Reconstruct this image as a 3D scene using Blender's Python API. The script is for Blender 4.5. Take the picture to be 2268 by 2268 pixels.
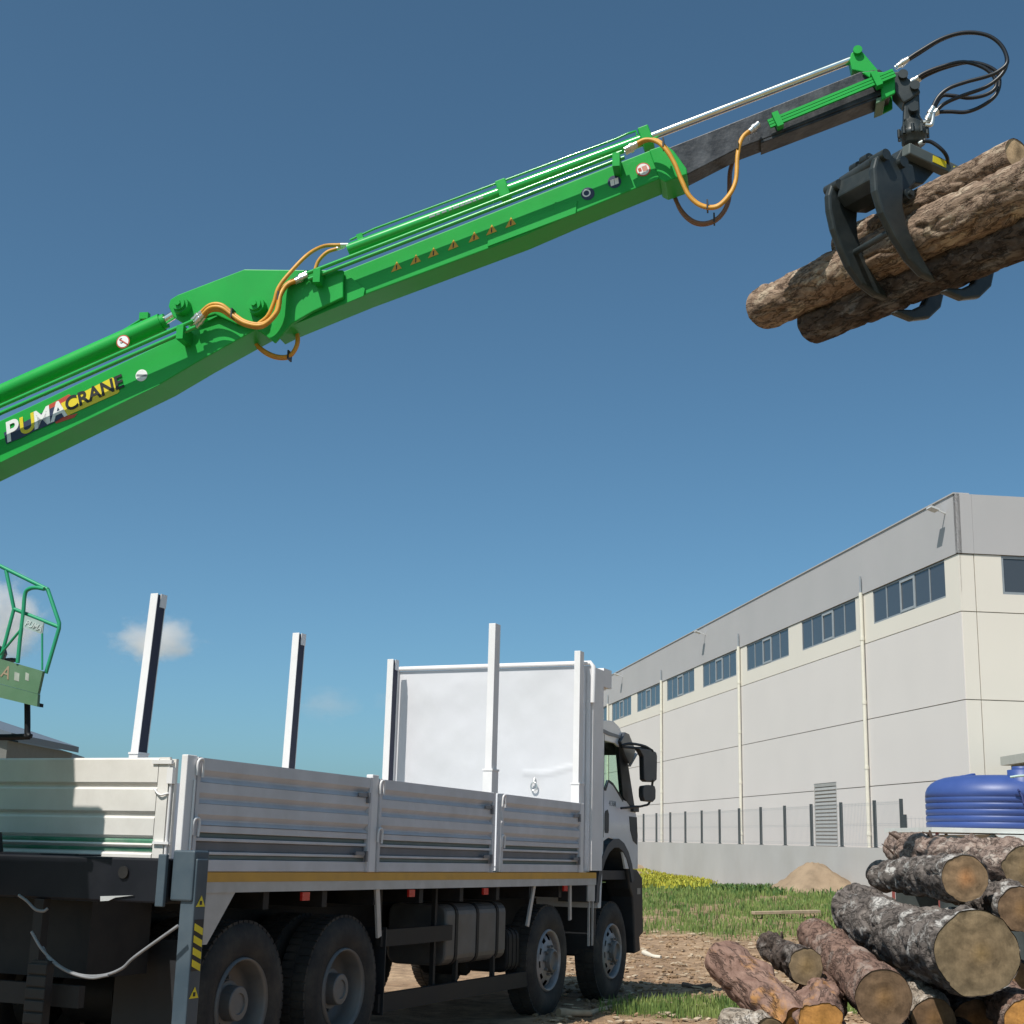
import bpy, bmesh, math, random
import numpy as np
from mathutils import Vector, Matrix, noise

for o in list(bpy.data.objects):
    bpy.data.objects.remove(o)
rnd = random.Random(7)
scene = bpy.context.scene
C = scene.collection
V = Vector
PI = math.pi
R = math.radians

# ---------------------------------------------------------------- camera
CAM_H, PITCH, ROLL, FPX = 1.633, R(12.8), R(1.16), 3170.0      # metres, radians, focal length in photo pixels
fw = V((0, math.cos(PITCH), math.sin(PITCH)))
up0 = V((0, -math.sin(PITCH), math.cos(PITCH)))
rt = V((1, 0, 0)) * math.cos(ROLL) + up0 * math.sin(ROLL)
up = V((-1, 0, 0)) * math.sin(ROLL) + up0 * math.cos(ROLL)
EYE = V((0, 0, CAM_H))
cd = bpy.data.cameras.new('camera')
cam = bpy.data.objects.new('camera', cd)
C.objects.link(cam)
cd.sensor_width = 36
cd.lens = FPX / 2268 * 36
cd.clip_end = 8000
cd.clip_start = 0.05
cam.matrix_world = Matrix(((rt.x, up.x, -fw.x, EYE.x), (rt.y, up.y, -fw.y, EYE.y), (rt.z, up.z, -fw.z, EYE.z), (0, 0, 0, 1)))
scene.camera = cam

# ---------------------------------------------------------------- sky, sun, exposure
SUN_FROM = V((-0.42, -0.54, 1.0)).normalized()                  # towards the sun
elev = math.asin(SUN_FROM.z)
azim = math.atan2(SUN_FROM.x, SUN_FROM.y)
w = bpy.data.worlds.new('World')
scene.world = w
w.use_nodes = True
nt = w.node_tree
bg = nt.nodes['Background']
sky = nt.nodes.new('ShaderNodeTexSky')
sky.sky_type = 'NISHITA'
sky.sun_disc = False
sky.sun_elevation = elev
sky.sun_rotation = azim
sky.altitude = 300
sky.air_density = 0.6
sky.dust_density = 2.0
sky.ozone_density = 3.0
tint = nt.nodes.new('ShaderNodeVectorMath')                     # the camera's cool rendering of a clear sky, the same all over it
tint.operation = 'MULTIPLY'
tint.inputs[1].default_value = (0.96, 1.35, 1.27)
nt.links.new(sky.outputs[0], tint.inputs[0])
nt.links.new(tint.outputs[0], bg.inputs[0])
bg.inputs[1].default_value = 0.10
sd = bpy.data.lights.new('sun', 'SUN')
sd.energy = 5.0
sd.angle = R(0.53)
sd.color = (1.0, 0.95, 0.87)
sun = bpy.data.objects.new('sun', sd)
C.objects.link(sun)
sun.rotation_euler = (-SUN_FROM).to_track_quat('-Z', 'Y').to_euler()
sun.location = SUN_FROM * 60
vs = scene.view_settings
vs.view_transform = 'Standard'
vs.look = 'None'
vs.exposure = 0.0
vs.gamma = 1.0
scene.render.engine = 'CYCLES'
scene.cycles.volume_step_rate = 1.0
scene.cycles.max_bounces = 8
scene.cycles.volume_bounces = 3


# ---------------------------------------------------------------- survey: sightings turned into points on known planes
def ray(x, y):
    return fw + rt * ((x - 1134) / FPX) - up * ((y - 1134) / FPX)


def sight(x, y, p0, n):
    d = ray(x, y)
    return EYE + d * ((V(p0) - EYE).dot(V(n)) / d.dot(V(n)))


def at_y(x, y, Y):
    return sight(x, y, (0, Y, 0), (0, 1, 0))


def at_z(x, y, z):
    return sight(x, y, (0, 0, z), (0, 0, 1))


def at_d(x, y, D):
    return EYE + ray(x, y) * D


# ---------------------------------------------------------------- materials
MATS = {}


def M(name, col, rough=0.5, metal=0.0, var=0.12, scale=6.0, bump=0.0, bscale=40.0, dirt=None, dirt_amt=0.0, dscale=2.0, coat=0.0, spec=0.5, detail=6):
    """principled surface with noise in its colour and roughness, fine relief and patchy dirt"""
    if name in MATS:
        return MATS[name]
    m = bpy.data.materials.new(name)
    m.use_nodes = True
    t = m.node_tree
    b = t.nodes['Principled BSDF']
    b.inputs['Roughness'].default_value = rough
    b.inputs['Metallic'].default_value = metal
    b.inputs['Specular IOR Level'].default_value = spec
    if coat:
        b.inputs['Coat Weight'].default_value = coat
        b.inputs['Coat Roughness'].default_value = 0.08
    tc = t.nodes.new('ShaderNodeTexCoord')
    n1 = t.nodes.new('ShaderNodeTexNoise')
    n1.inputs['Scale'].default_value = scale
    n1.inputs['Detail'].default_value = detail
    t.links.new(tc.outputs['Object'], n1.inputs['Vector'])
    mp = t.nodes.new('ShaderNodeMapRange')
    mp.inputs[1].default_value = 0.3
    mp.inputs[2].default_value = 0.7
    mp.inputs[3].default_value = 1 - var
    mp.inputs[4].default_value = 1 + var
    t.links.new(n1.outputs['Fac'], mp.inputs[0])
    mul = t.nodes.new('ShaderNodeVectorMath')
    mul.operation = 'MULTIPLY'
    mul.inputs[0].default_value = col[:3]
    t.links.new(mp.outputs[0], mul.inputs[1])
    out = mul.outputs[0]
    if dirt:
        n2 = t.nodes.new('ShaderNodeTexNoise')
        n2.inputs['Scale'].default_value = dscale
        n2.inputs['Detail'].default_value = 8
        n2.inputs['Roughness'].default_value = 0.65
        t.links.new(tc.outputs['Object'], n2.inputs['Vector'])
        rp = t.nodes.new('ShaderNodeMapRange')
        rp.inputs[1].default_value = 0.42
        rp.inputs[2].default_value = 0.72
        rp.inputs[3].default_value = 0
        rp.inputs[4].default_value = dirt_amt
        t.links.new(n2.outputs['Fac'], rp.inputs[0])
        mx = t.nodes.new('ShaderNodeMix')
        mx.data_type = 'RGBA'
        t.links.new(rp.outputs[0], mx.inputs[0])
        t.links.new(out, mx.inputs[6])
        mx.inputs[7].default_value = (*dirt, 1)
        out = mx.outputs[2]
    t.links.new(out, b.inputs['Base Color'])
    r2 = t.nodes.new('ShaderNodeMapRange')
    r2.inputs[3].default_value = max(0.02, rough - 0.08)
    r2.inputs[4].default_value = min(1, rough + 0.1)
    t.links.new(n1.outputs['Fac'], r2.inputs[0])
    t.links.new(r2.outputs[0], b.inputs['Roughness'])
    if bump:
        n3 = t.nodes.new('ShaderNodeTexNoise')
        n3.inputs['Scale'].default_value = bscale
        n3.inputs['Detail'].default_value = 8
        t.links.new(tc.outputs['Object'], n3.inputs['Vector'])
        bp = t.nodes.new('ShaderNodeBump')
        bp.inputs['Strength'].default_value = bump
        bp.inputs['Distance'].default_value = 0.02
        t.links.new(n3.outputs['Fac'], bp.inputs['Height'])
        t.links.new(bp.outputs[0], b.inputs['Normal'])
    MATS[name] = m
    return m


GREEN = M('green_paint', (0.012, 0.36, 0.055), 0.42, var=0.06, scale=3, spec=0.25, coat=0.06, dirt=(0.03, 0.25, 0.05), dirt_amt=0.25, dscale=5)
GREEN_GLOSS = M('glossy_green_paint', (0.012, 0.36, 0.055), 0.22, var=0.06, scale=3, spec=0.5, coat=0.5)
BOARD_DARK = M('dark_lower_board', (0.16, 0.16, 0.175), 0.55, var=0.15, scale=3, dirt=(0.10, 0.10, 0.10), dirt_amt=0.6)  # darker board colour for one low row
SIDE_STRIPE = M('dull_green_grey_stripe', (0.10, 0.145, 0.14), 0.5, var=0.15, scale=4, dirt=(0.2, 0.22, 0.22), dirt_amt=0.4)
PALE_GREEN = M('faded_green_paint', (0.09, 0.19, 0.11), 0.5, var=0.1, scale=4, dirt=(0.17, 0.23, 0.18), dirt_amt=0.4)
CAGE_GREEN = M('cage_green_paint', (0.02, 0.3, 0.15), 0.4, var=0.08)
BLACK_STEEL = M('greased_black_steel', (0.016, 0.019, 0.026), 0.42, var=0.3, scale=9, spec=0.35, dirt=(0.16, 0.17, 0.19), dirt_amt=0.4, dscale=7, bump=0.15, bscale=25)
DARK_STEEL = M('shade_darkened_steel', (0.006, 0.007, 0.011), 0.55, var=0.2, scale=5, spec=0.25, dirt=(0.015, 0.016, 0.02), dirt_amt=0.5, dscale=4)  # base darkened to stand in for the crane's shade on the beam
GRAPPLE = M('dark_green_grey_paint', (0.02, 0.027, 0.03), 0.4, var=0.2, scale=5, dirt=(0.065, 0.07, 0.068), dirt_amt=0.5, dscale=6)
OUTRIG = M('blue_grey_paint', (0.045, 0.07, 0.095), 0.45, var=0.15, scale=4, dirt=(0.12, 0.13, 0.13), dirt_amt=0.4)
CHROME = M('chromed_rod', (0.75, 0.74, 0.72), 0.16, 1.0, var=0.05)
FITTING = M('zinc_fitting', (0.7, 0.7, 0.68), 0.3, 0.85, var=0.1)
HOSE_Y = M('yellow_hose', (0.62, 0.30, 0.035), 0.5, var=0.18, scale=14, dirt=(0.3, 0.15, 0.04), dirt_amt=0.4, dscale=9)
HOSE_B = M('black_hose', (0.012, 0.014, 0.02), 0.38, var=0.2)
HOSE_W = M('pale_hose', (0.19, 0.19, 0.2), 0.5, var=0.2)
WHITE = M('white_paint', (0.74, 0.72, 0.73), 0.42, var=0.05, scale=2.5, dirt=(0.55, 0.54, 0.5), dirt_amt=0.35, dscale=1.6)
WHITE_SHEET = M('dented_white_sheet', (0.60, 0.595, 0.625), 0.45, var=0.03, scale=2, dirt=(0.50, 0.50, 0.51), dirt_amt=0.5, dscale=1.3, bump=0.25, bscale=2.5)
BOARD = M('worn_aluminium_board', (0.60, 0.59, 0.615), 0.5, var=0.08, scale=3, dirt=(0.42, 0.40, 0.40), dirt_amt=0.5, dscale=2.2)
TAIL = M('painted_tailgate_board', (0.72, 0.69, 0.66), 0.5, var=0.06, scale=3, dirt=(0.52, 0.49, 0.45), dirt_amt=0.6, dscale=2.0)
GREEN_TAPE = M('green_stripe', (0.06, 0.24, 0.14), 0.45, var=0.2, scale=4, dirt=(0.4, 0.42, 0.38), dirt_amt=0.5, dscale=3)
TAPE = M('amber_reflective_tape', (0.62, 0.33, 0.03), 0.4, var=0.12, scale=8, dirt=(0.4, 0.22, 0.05), dirt_amt=0.4)
STEELRAIL = M('galvanised_rail', (0.5, 0.5, 0.5), 0.45, 0.3, var=0.1, dirt=(0.33, 0.31, 0.28), dirt_amt=0.5)
CHASSIS = M('chassis_black', (0.012, 0.012, 0.013), 0.6, var=0.25, spec=0.3, dirt=(0.035, 0.03, 0.026), dirt_amt=0.6, dscale=3)  # black base lowered further to carry the shade round the rear frame
GUARD = M('shade_darkened_guard', (0.02, 0.019, 0.019), 0.6, var=0.2, spec=0.3, dirt=(0.035, 0.031, 0.028), dirt_amt=0.5)  # base darkened to stand in for shade under the truck's tail
RUBBER = M('tyre_rubber', (0.022, 0.021, 0.021), 0.8, var=0.25, scale=5, dirt=(0.10, 0.085, 0.065), dirt_amt=0.55, dscale=4, bump=0.2, bscale=60)
RIM = M('dusty_rim', (0.17, 0.17, 0.17), 0.5, 0.2, var=0.2, dirt=(0.15, 0.12, 0.09), dirt_amt=0.6, dscale=6)
RIM_ALU = M('front_rim', (0.34, 0.34, 0.35), 0.45, 0.3, var=0.2, dirt=(0.16, 0.14, 0.12), dirt_amt=0.7, dscale=7)
PLASTIC = M('black_plastic', (0.02, 0.022, 0.026), 0.5, var=0.15)
CABW = M('cab_white', (0.76, 0.77, 0.79), 0.3, var=0.03, coat=0.4, dirt=(0.6, 0.59, 0.56), dirt_amt=0.3)
REDL = M('red_lens', (0.55, 0.03, 0.02), 0.25, var=0.1)
YEL = M('warning_yellow', (0.75, 0.60, 0.02), 0.45, var=0.06)
ORANGE_S = M('orange_sticker', (0.62, 0.33, 0.02), 0.45, var=0.06)
BLACK_S = M('black_print', (0.012, 0.012, 0.014), 0.5, var=0.05)
WHITE_S = M('white_print', (0.8, 0.8, 0.82), 0.5, var=0.05)
NAVY_S = M('navy_print', (0.02, 0.035, 0.09), 0.5, var=0.05)
GREY_S = M('grey_print', (0.2, 0.22, 0.24), 0.5, var=0.05)
RED_S = M('red_print', (0.5, 0.06, 0.03), 0.5, var=0.05)


def glass(name, col, rough=0.04):
    m = bpy.data.materials.new(name)
    m.use_nodes = True
    b = m.node_tree.nodes['Principled BSDF']
    b.inputs['Base Color'].default_value = (*col, 1)
    b.inputs['Roughness'].default_value = rough
    b.inputs['IOR'].default_value = 1.6
    b.inputs['Specular IOR Level'].default_value = 0.45
    MATS[name] = m
    return m


PANE = glass('window_glass', (0.06, 0.07, 0.085), 0.08)
CLEAR = bpy.data.materials.new('cab_glass')
CLEAR.use_nodes = True
_b = CLEAR.node_tree.nodes['Principled BSDF']
_b.inputs['Base Color'].default_value = (0.72, 0.86, 0.78, 1)
_b.inputs['Transmission Weight'].default_value = 1
_b.inputs['Roughness'].default_value = 0.0
_b.inputs['IOR'].default_value = 1.02


# ---------------------------------------------------------------- object helpers
def tag(o, label=None, cat=None, group=None, kind=None):
    if label: o['label'] = label
    if cat: o['category'] = cat
    if group: o['group'] = group
    if kind: o['kind'] = kind
    return o


def thing(name, label, cat, M4=None, group=None):
    """an Empty at the thing's base that parents its parts; M4 is a location or a whole frame"""
    o = bpy.data.objects.new(name, None)
    o.empty_display_size = 0.1
    C.objects.link(o)
    m4 = Matrix.Identity(4) if M4 is None else (M4.copy() if isinstance(M4, Matrix) else Matrix.Translation(V(M4)))
    o.matrix_world = m4
    tag(o, label, cat, group)
    WORLD[o.name] = m4
    return o


WORLD = {}


def wmat(o):
    m = Matrix.Identity(4)
    while o is not None:
        m = (WORLD[o.name] if o.name in WORLD else o.matrix_basis) @ m
        o = o.parent
    return m


def link_part(name, me, parent, loc=None, rot=None):
    o = bpy.data.objects.new(name, me)
    C.objects.link(o)
    if parent is not None:
        o.parent = parent
    if loc is not None:
        o.location = loc
    if rot is not None:
        o.rotation_euler = rot
    return o


class MB:
    """collects shapes given in world space and links them as one mesh object"""

    def __init__(s):
        s.v, s.f, s.sm = [], [], []

    def add(s, vs, fs, smooth=False):
        k = len(s.v)
        s.v += [tuple(p) for p in vs]
        s.f += [tuple(i + k for i in f) for f in fs]
        s.sm += [smooth] * len(fs)
        return s

    def obox(s, c, ax, ay, az):
        """box from centre and three half-axis vectors"""
        c, ax, ay, az = V(c), V(ax), V(ay), V(az)
        p = [c + ax * i + ay * j + az * k for k in (-1, 1) for j in (-1, 1) for i in (-1, 1)]
        return s.add(p, [(0, 2, 3, 1), (4, 5, 7, 6), (0, 1, 5, 4), (2, 6, 7, 3), (0, 4, 6, 2), (1, 3, 7, 5)])

    def box(s, lo, hi, fr=None):
        lo, hi = V(lo), V(hi)
        c, h = (lo + hi) / 2, (hi - lo) / 2
        if fr is None:
            return s.obox(c, (h.x, 0, 0), (0, h.y, 0), (0, 0, h.z))
        q = fr.to_3x3()
        return s.obox(fr @ c, q @ V((h.x, 0, 0)), q @ V((0, h.y, 0)), q @ V((0, 0, h.z)))

    def bar(s, a, b, wx, wz, side=None):
        """rectangular bar from a to b; side is the direction of its width wx"""
        a, b = V(a), V(b)
        d = b - a
        u = d.normalized()
        sd_ = V(side) if side is not None else (u.cross(V((0, 0, 1))) if abs(u.z) < 0.95 else V((1, 0, 0)))
        sd_ = (sd_ - u * sd_.dot(u)).normalized()
        n = u.cross(sd_)
        return s.obox((a + b) / 2, d / 2, sd_ * wx / 2, n * wz / 2)

    def prism(s, pts, ext):
        """closed prism: outline points and the vector it is extruded along"""
        ext = V(ext)
        n = len(pts)
        p = [V(q) for q in pts] + [V(q) + ext for q in pts]
        fs = [tuple(range(n)), tuple(range(2 * n - 1, n - 1, -1))]
        fs += [(i, i + n, (i + 1) % n + n, (i + 1) % n) for i in range(n)]
        return s.add(p, fs)

    def cone(s, a, b, r0, r1=None, n=20, caps=True, smooth=True):
        a, b = V(a), V(b)
        r1 = r0 if r1 is None else r1
        u = (b - a).normalized()
        x = u.orthogonal().normalized()
        y = u.cross(x)
        ring = lambda c, r: [c + x * (r * math.cos(2 * PI * i / n)) + y * (r * math.sin(2 * PI * i / n)) for i in range(n)]
        s.add(ring(a, r0) + ring(b, r1), [(i, (i + 1) % n, (i + 1) % n + n, i + n) for i in range(n)], smooth)
        if caps:
            s.add(ring(a, r0), [tuple(range(n - 1, -1, -1))])
            s.add(ring(b, r1), [tuple(range(n))])
        return s

    def lathe(s, o, axis, prof, n=32, x=None):
        """prof: (distance along axis, radius) pairs"""
        o, u = V(o), V(axis).normalized()
        x = V(x).normalized() if x is not None else u.orthogonal().normalized()
        y = u.cross(x)
        vs = []
        for (d, r) in prof:
            for i in range(n):
                a = 2 * PI * i / n
                vs.append(o + u * d + x * (r * math.cos(a)) + y * (r * math.sin(a)))
        fs = []
        for j in range(len(prof) - 1):
            for i in range(n):
                k = (i + 1) % n
                fs.append((j * n + i, j * n + k, (j + 1) * n + k, (j + 1) * n + i))
        return s.add(vs, fs, True)

    def tube(s, pts, r, n=8, sub=6, curve=True):
        pts = [V(p) for p in pts]
        if curve and len(pts) > 2:
            q = [pts[0] * 2 - pts[1]] + pts + [pts[-1] * 2 - pts[-2]]
            out = []
            for i in range(1, len(q) - 2):
                p0, p1, p2, p3 = q[i - 1:i + 3]
                for k in range(sub):
                    t = k / sub
                    out.append(0.5 * (2 * p1 + (p2 - p0) * t + (2 * p0 - 5 * p1 + 4 * p2 - p3) * t * t + (3 * p1 - p0 - 3 * p2 + p3) * t ** 3))
            out.append(pts[-1])
            pts = out
        vs, fs = [], []
        ref = None
        for i, p in enumerate(pts):
            u = (pts[min(i + 1, len(pts) - 1)] - pts[max(i - 1, 0)]).normalized()
            if ref is None:
                ref = u.orthogonal().normalized()
            ref = (ref - u * ref.dot(u)).normalized()
            y = u.cross(ref)
            rr = r(i / (len(pts) - 1)) if callable(r) else r
            for k in range(n):
                a = 2 * PI * k / n
                vs.append(p + ref * (rr * math.cos(a)) + y * (rr * math.sin(a)))
        m = len(pts)
        for i in range(m - 1):
            for k in range(n):
                fs.append((i * n + k, i * n + (k + 1) % n, (i + 1) * n + (k + 1) % n, (i + 1) * n + k))
        s.add(vs, fs, True)
        s.add(vs[:n], [tuple(range(n - 1, -1, -1))])
        s.add(vs[-n:], [tuple(range(n))])
        return s

    def mesh(s, name, mat, inv=None):
        me = bpy.data.meshes.new(name)
        vs = s.v if inv is None else [tuple(inv @ V(p)) for p in s.v]
        me.from_pydata(vs, [], s.f)
        me.polygons.foreach_set('use_smooth', s.sm)
        if mat: me.materials.append(mat)
        bm = bmesh.new()
        bm.from_mesh(me)
        bmesh.ops.recalc_face_normals(bm, faces=bm.faces)
        bm.to_mesh(me)
        bm.free()
        me.update()
        return me

    def build(s, name, mat, parent=None, bevel=0.0):
        inv = wmat(parent).inverted() if parent is not None else None
        o = link_part(name, s.mesh(name, mat, inv), parent)
        if bevel:
            b = o.modifiers.new('bevel', 'BEVEL')
            b.width = bevel
            b.segments = 2
            b.limit_method = 'ANGLE'
            b.angle_limit = R(35)
        return o


def text_part(name, body, mat, parent, origin, xdir, ydir, size, weight=0.0, shear=0.0, extrude=0.002):
    """lettering as a thin mesh; xdir / ydir are world vectors of the writing plane"""
    cu = bpy.data.curves.new(name, 'FONT')
    cu.body = body
    cu.size = size
    cu.offset = weight
    cu.shear = shear
    cu.extrude = extrude
    tmp = bpy.data.objects.new(name, cu)
    C.objects.link(tmp)
    me = bpy.data.meshes.new_from_object(tmp)
    bpy.data.objects.remove(tmp)
    x, y = V(xdir).normalized(), V(ydir)
    y = (y - x * y.dot(x)).normalized()
    z = x.cross(y)
    fr = Matrix(((x.x, y.x, z.x, origin.x), (x.y, y.y, z.y, origin.y), (x.z, y.z, z.z, origin.z), (0, 0, 0, 1)))
    me.transform(wmat(parent).inverted() @ fr)
    me.materials.clear()
    me.materials.append(mat)
    return link_part(name, me, parent)


def copy_tree(o, parent=None):
    c = o.copy()
    C.objects.link(c)
    c.parent = parent
    if o.name in WORLD:
        WORLD[c.name] = WORLD[o.name].copy()
    for ch in o.children:
        copy_tree(ch, c)
    return c

# ================================================================ the setting
HD = math.atan2(-0.1297, 0.99155)                                # heading of the warehouse's long side
BD = V((math.sin(HD), math.cos(HD), 0))                           # along the long side, away from the camera
BN = V((-math.cos(HD), math.sin(HD), 0))                          # outward normal of the long side (to the left)
BG = -BN                                                          # along the gable end, to the right
K0 = V((12.107, 38.0, 0))                                         # near corner of the warehouse
FENCE0 = V((9.193, 36.9, 0))                                      # a point on the retaining wall
WALL_TOP = 1.555
TR_H, TR_P = R(23.95), R(0.79)                                    # the truck's heading and its nose-down pitch
TF = V((math.sin(TR_H) * math.cos(TR_P), math.cos(TR_H) * math.cos(TR_P), -math.sin(TR_P)))
TL = V((-math.cos(TR_H), math.sin(TR_H), 0))
TU = TF.cross(TL)
TO = V((-2.066, 9.183, 0))                                        # ground below the rear right corner of its bed


def smooth(a, b, x):
    t = max(0.0, min(1.0, (x - a) / (b - a)))
    return t * t * (3 - 2 * t)


def ground_z(x, y):
    t = (x - TO.x) * TF.x + (y - TO.y) * TF.y
    near = -0.0138 * max(-2.0, min(11.0, t))
    s = (V((x, y, 0)) - FENCE0).dot(BD)
    far = 0.12 + 0.38 * (1 - smooth(-2, 13, s)) + 0.25 * smooth(19, 30, s)
    k = smooth(19, 44, y + 0.1 * x)
    z = near * (1 - k) + far * k
    z += 0.05 * noise.noise(V((x * 0.25, y * 0.25, 3.1))) * min(1, k + 0.35)
    return z


def ground_fine(x, y):
    z = ground_z(x, y)
    z += 0.035 * noise.noise(V((x * 1.7, y * 1.7, 0.3))) + 0.018 * noise.noise(V((x * 5, y * 5, 1.3)))
    n = noise.noise(V((x * 9, y * 9, 5.2)))
    z += 0.03 * max(0, n - 0.15)
    return z


def graded(lo, hi, step, out):
    a = list(np.arange(lo, hi + 1e-6, step))
    r = []
    d, x = step, hi
    while x < out:
        d *= 1.35
        x += d
        r.append(x)
    l = []
    d, x = step, lo
    while x > -out:
        d *= 1.35
        x -= d
        l.append(x)
    return l[::-1] + a + r


xs = graded(-6.0, 9.5, 0.16, 3000)
ys = graded(11.0, 34.0, 0.16, 3000)
gv = []
for y in ys:
    for x in xs:
        near = -8 < x < 12 and 9 < y < 38
        far = abs(x) > 150 or y > 160 or y < -60
        gv.append((x, y, 0.1 if far else (ground_fine(x, y) if near else ground_z(x, y))))
nx = len(xs)
gf = [(j * nx + i, j * nx + i + 1, (j + 1) * nx + i + 1, (j + 1) * nx + i) for j in range(len(ys) - 1) for i in range(nx - 1)]
gme = bpy.data.meshes.new('ground')
gme.from_pydata(gv, [], gf)
gme.polygons.foreach_set('use_smooth', [True] * len(gf))
ground = link_part('ground', gme, None)
tag(ground, 'trodden brown earth yard', 'ground', kind='structure')


def grass_amount(x, y):
    """0..1: how grassy the yard is at a spot"""
    edge = 26.3 + 0.9 * noise.noise(V((x * 0.35, 0.2, 7.7))) + 0.8 * noise.noise(V((x * 1.3, y * 0.6, 1.7)))
    g = smooth(edge - 0.6, edge + 0.9, y)
    # a lit tuft strip beside the truck's front axle
    c = smooth(0.9, 0.25, abs((y - 16.0) - 0.33 * (x - 2.1)) + 0.25 * noise.noise(V((x * 2, y * 2, 0)))) * smooth(0.9, 1.6, x) * smooth(4.4, 3.4, x)
    g = max(g * min(1.0, 0.62 + 0.95 * noise.noise(V((x * 0.8, y * 0.5, 4))) + 0.5 * noise.noise(V((x * 2.6, y * 1.8, 6)))), c * 0.9)
    # bare sand beside the wall and round the heap
    s = (V((x, y, 0)) - FENCE0).dot(BD)
    off = (V((x, y, 0)) - FENCE0).dot(BN)
    g *= smooth(0.4, 1.6, off + 0.5 * noise.noise(V((x, y, 9))))
    return max(0.0, min(1.0, g))


col = gme.color_attributes.new('cover', 'FLOAT_COLOR', 'POINT')
cover = np.zeros((len(gv), 4), dtype=np.float32)
for i, (x, y, z) in enumerate(gv):
    if abs(x) < 60 and 5 < y < 90:
        cover[i] = (grass_amount(x, y), 0, 0, 1)
    else:
        cover[i] = (0.6, 0, 0, 1)
col.data.foreach_set('color', cover.ravel())


def ground_material():
    m = bpy.data.materials.new('dry_earth')
    m.use_nodes = True
    t = m.node_tree
    b = t.nodes['Principled BSDF']
    b.inputs['Roughness'].default_value = 0.95
    b.inputs['Specular IOR Level'].default_value = 0.15
    tc = t.nodes.new('ShaderNodeTexCoord')

    def nz(sc, det=8, rough=0.6):
        n = t.nodes.new('ShaderNodeTexNoise')
        n.inputs['Scale'].default_value = sc
        n.inputs['Detail'].default_value = det
        n.inputs['Roughness'].default_value = rough
        t.links.new(tc.outputs['Object'], n.inputs['Vector'])
        return n
    n1, n2, n3 = nz(0.7), nz(6), nz(38)
    r1 = t.nodes.new('ShaderNodeValToRGB')
    r1.color_ramp.elements[0].position = 0.3
    r1.color_ramp.elements[0].color = (0.25, 0.165, 0.11, 1)
    r1.color_ramp.elements[1].position = 0.7
    r1.color_ramp.elements[1].color = (0.44, 0.315, 0.215, 1)
    t.links.new(n1.outputs[0], r1.inputs[0])
    r2 = t.nodes.new('ShaderNodeValToRGB')
    r2.color_ramp.elements[0].position = 0.35
    r2.color_ramp.elements[0].color = (0.62, 0.6, 0.58, 1)
    r2.color_ramp.elements[1].position = 0.68
    r2.color_ramp.elements[1].color = (1.25, 1.22, 1.15, 1)
    t.links.new(n2.outputs[0], r2.inputs[0])
    mu = t.nodes.new('ShaderNodeMix')
    mu.data_type = 'RGBA'
    mu.blend_type = 'MULTIPLY'
    mu.inputs[0].default_value = 1
    t.links.new(r1.outputs[0], mu.inputs[6])
    t.links.new(r2.outputs[0], mu.inputs[7])
    at = t.nodes.new('ShaderNodeAttribute')
    at.attribute_name = 'cover'
    gr = t.nodes.new('ShaderNodeValToRGB')
    gr.color_ramp.elements[0].color = (0.11, 0.13, 0.045, 1)
    gr.color_ramp.elements[1].color = (0.20, 0.20, 0.085, 1)
    t.links.new(n2.outputs[0], gr.inputs[0])
    sep = t.nodes.new('ShaderNodeSeparateColor')
    t.links.new(at.outputs['Color'], sep.inputs[0])
    am = t.nodes.new('ShaderNodeMath')
    am.operation = 'MULTIPLY'
    am.inputs[1].default_value = 0.85
    t.links.new(sep.outputs[0], am.inputs[0])
    mx = t.nodes.new('ShaderNodeMix')
    mx.data_type = 'RGBA'
    t.links.new(am.outputs[0], mx.inputs[0])
    t.links.new(mu.outputs[2], mx.inputs[6])
    t.links.new(gr.outputs[0], mx.inputs[7])
    t.links.new(mx.outputs[2], b.inputs['Base Color'])
    bp = t.nodes.new('ShaderNodeBump')
    bp.inputs['Strength'].default_value = 0.8
    bp.inputs['Distance'].default_value = 0.03
    ad = t.nodes.new('ShaderNodeMath')
    ad.operation = 'ADD'
    t.links.new(n2.outputs[0], ad.inputs[0])
    t.links.new(n3.outputs[0], ad.inputs[1])
    t.links.new(ad.outputs[0], bp.inputs['Height'])
    t.links.new(bp.outputs[0], b.inputs['Normal'])
    return m


EARTH = ground_material()
gme.materials.append(EARTH)

# ---------------------------------------------------------------- warehouse
PANELC = M('cream_precast_panel', (0.675, 0.635, 0.615), 0.8, var=0.03, scale=0.5, dirt=(0.62, 0.585, 0.565), dirt_amt=0.4, dscale=0.25)
PANELW = M('warm_cream_panel', (0.73, 0.685, 0.615), 0.8, var=0.03, scale=0.5, dirt=(0.67, 0.63, 0.57), dirt_amt=0.4, dscale=0.25)
PARAPET = M('grey_parapet_panel', (0.43, 0.42, 0.43), 0.75, var=0.03, scale=0.4, dirt=(0.39, 0.395, 0.4), dirt_amt=0.4, dscale=0.3)
JOINT = M('joint_backing', (0.42, 0.40, 0.36), 0.9, var=0.1)
FRAMEA = M('grey_window_frame', (0.26, 0.29, 0.32), 0.5, var=0.05)
FRAMEW = M('white_window_frame', (0.33, 0.36, 0.39), 0.45, var=0.05)
PIPE = M('cream_downpipe', (0.66, 0.63, 0.55), 0.5, var=0.04)
SHUTTER = M('shutter_slats', (0.42, 0.41, 0.39), 0.5, 0.2, var=0.06)
REVEAL = M('dark_interior', (0.03, 0.035, 0.04), 0.9)

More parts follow.
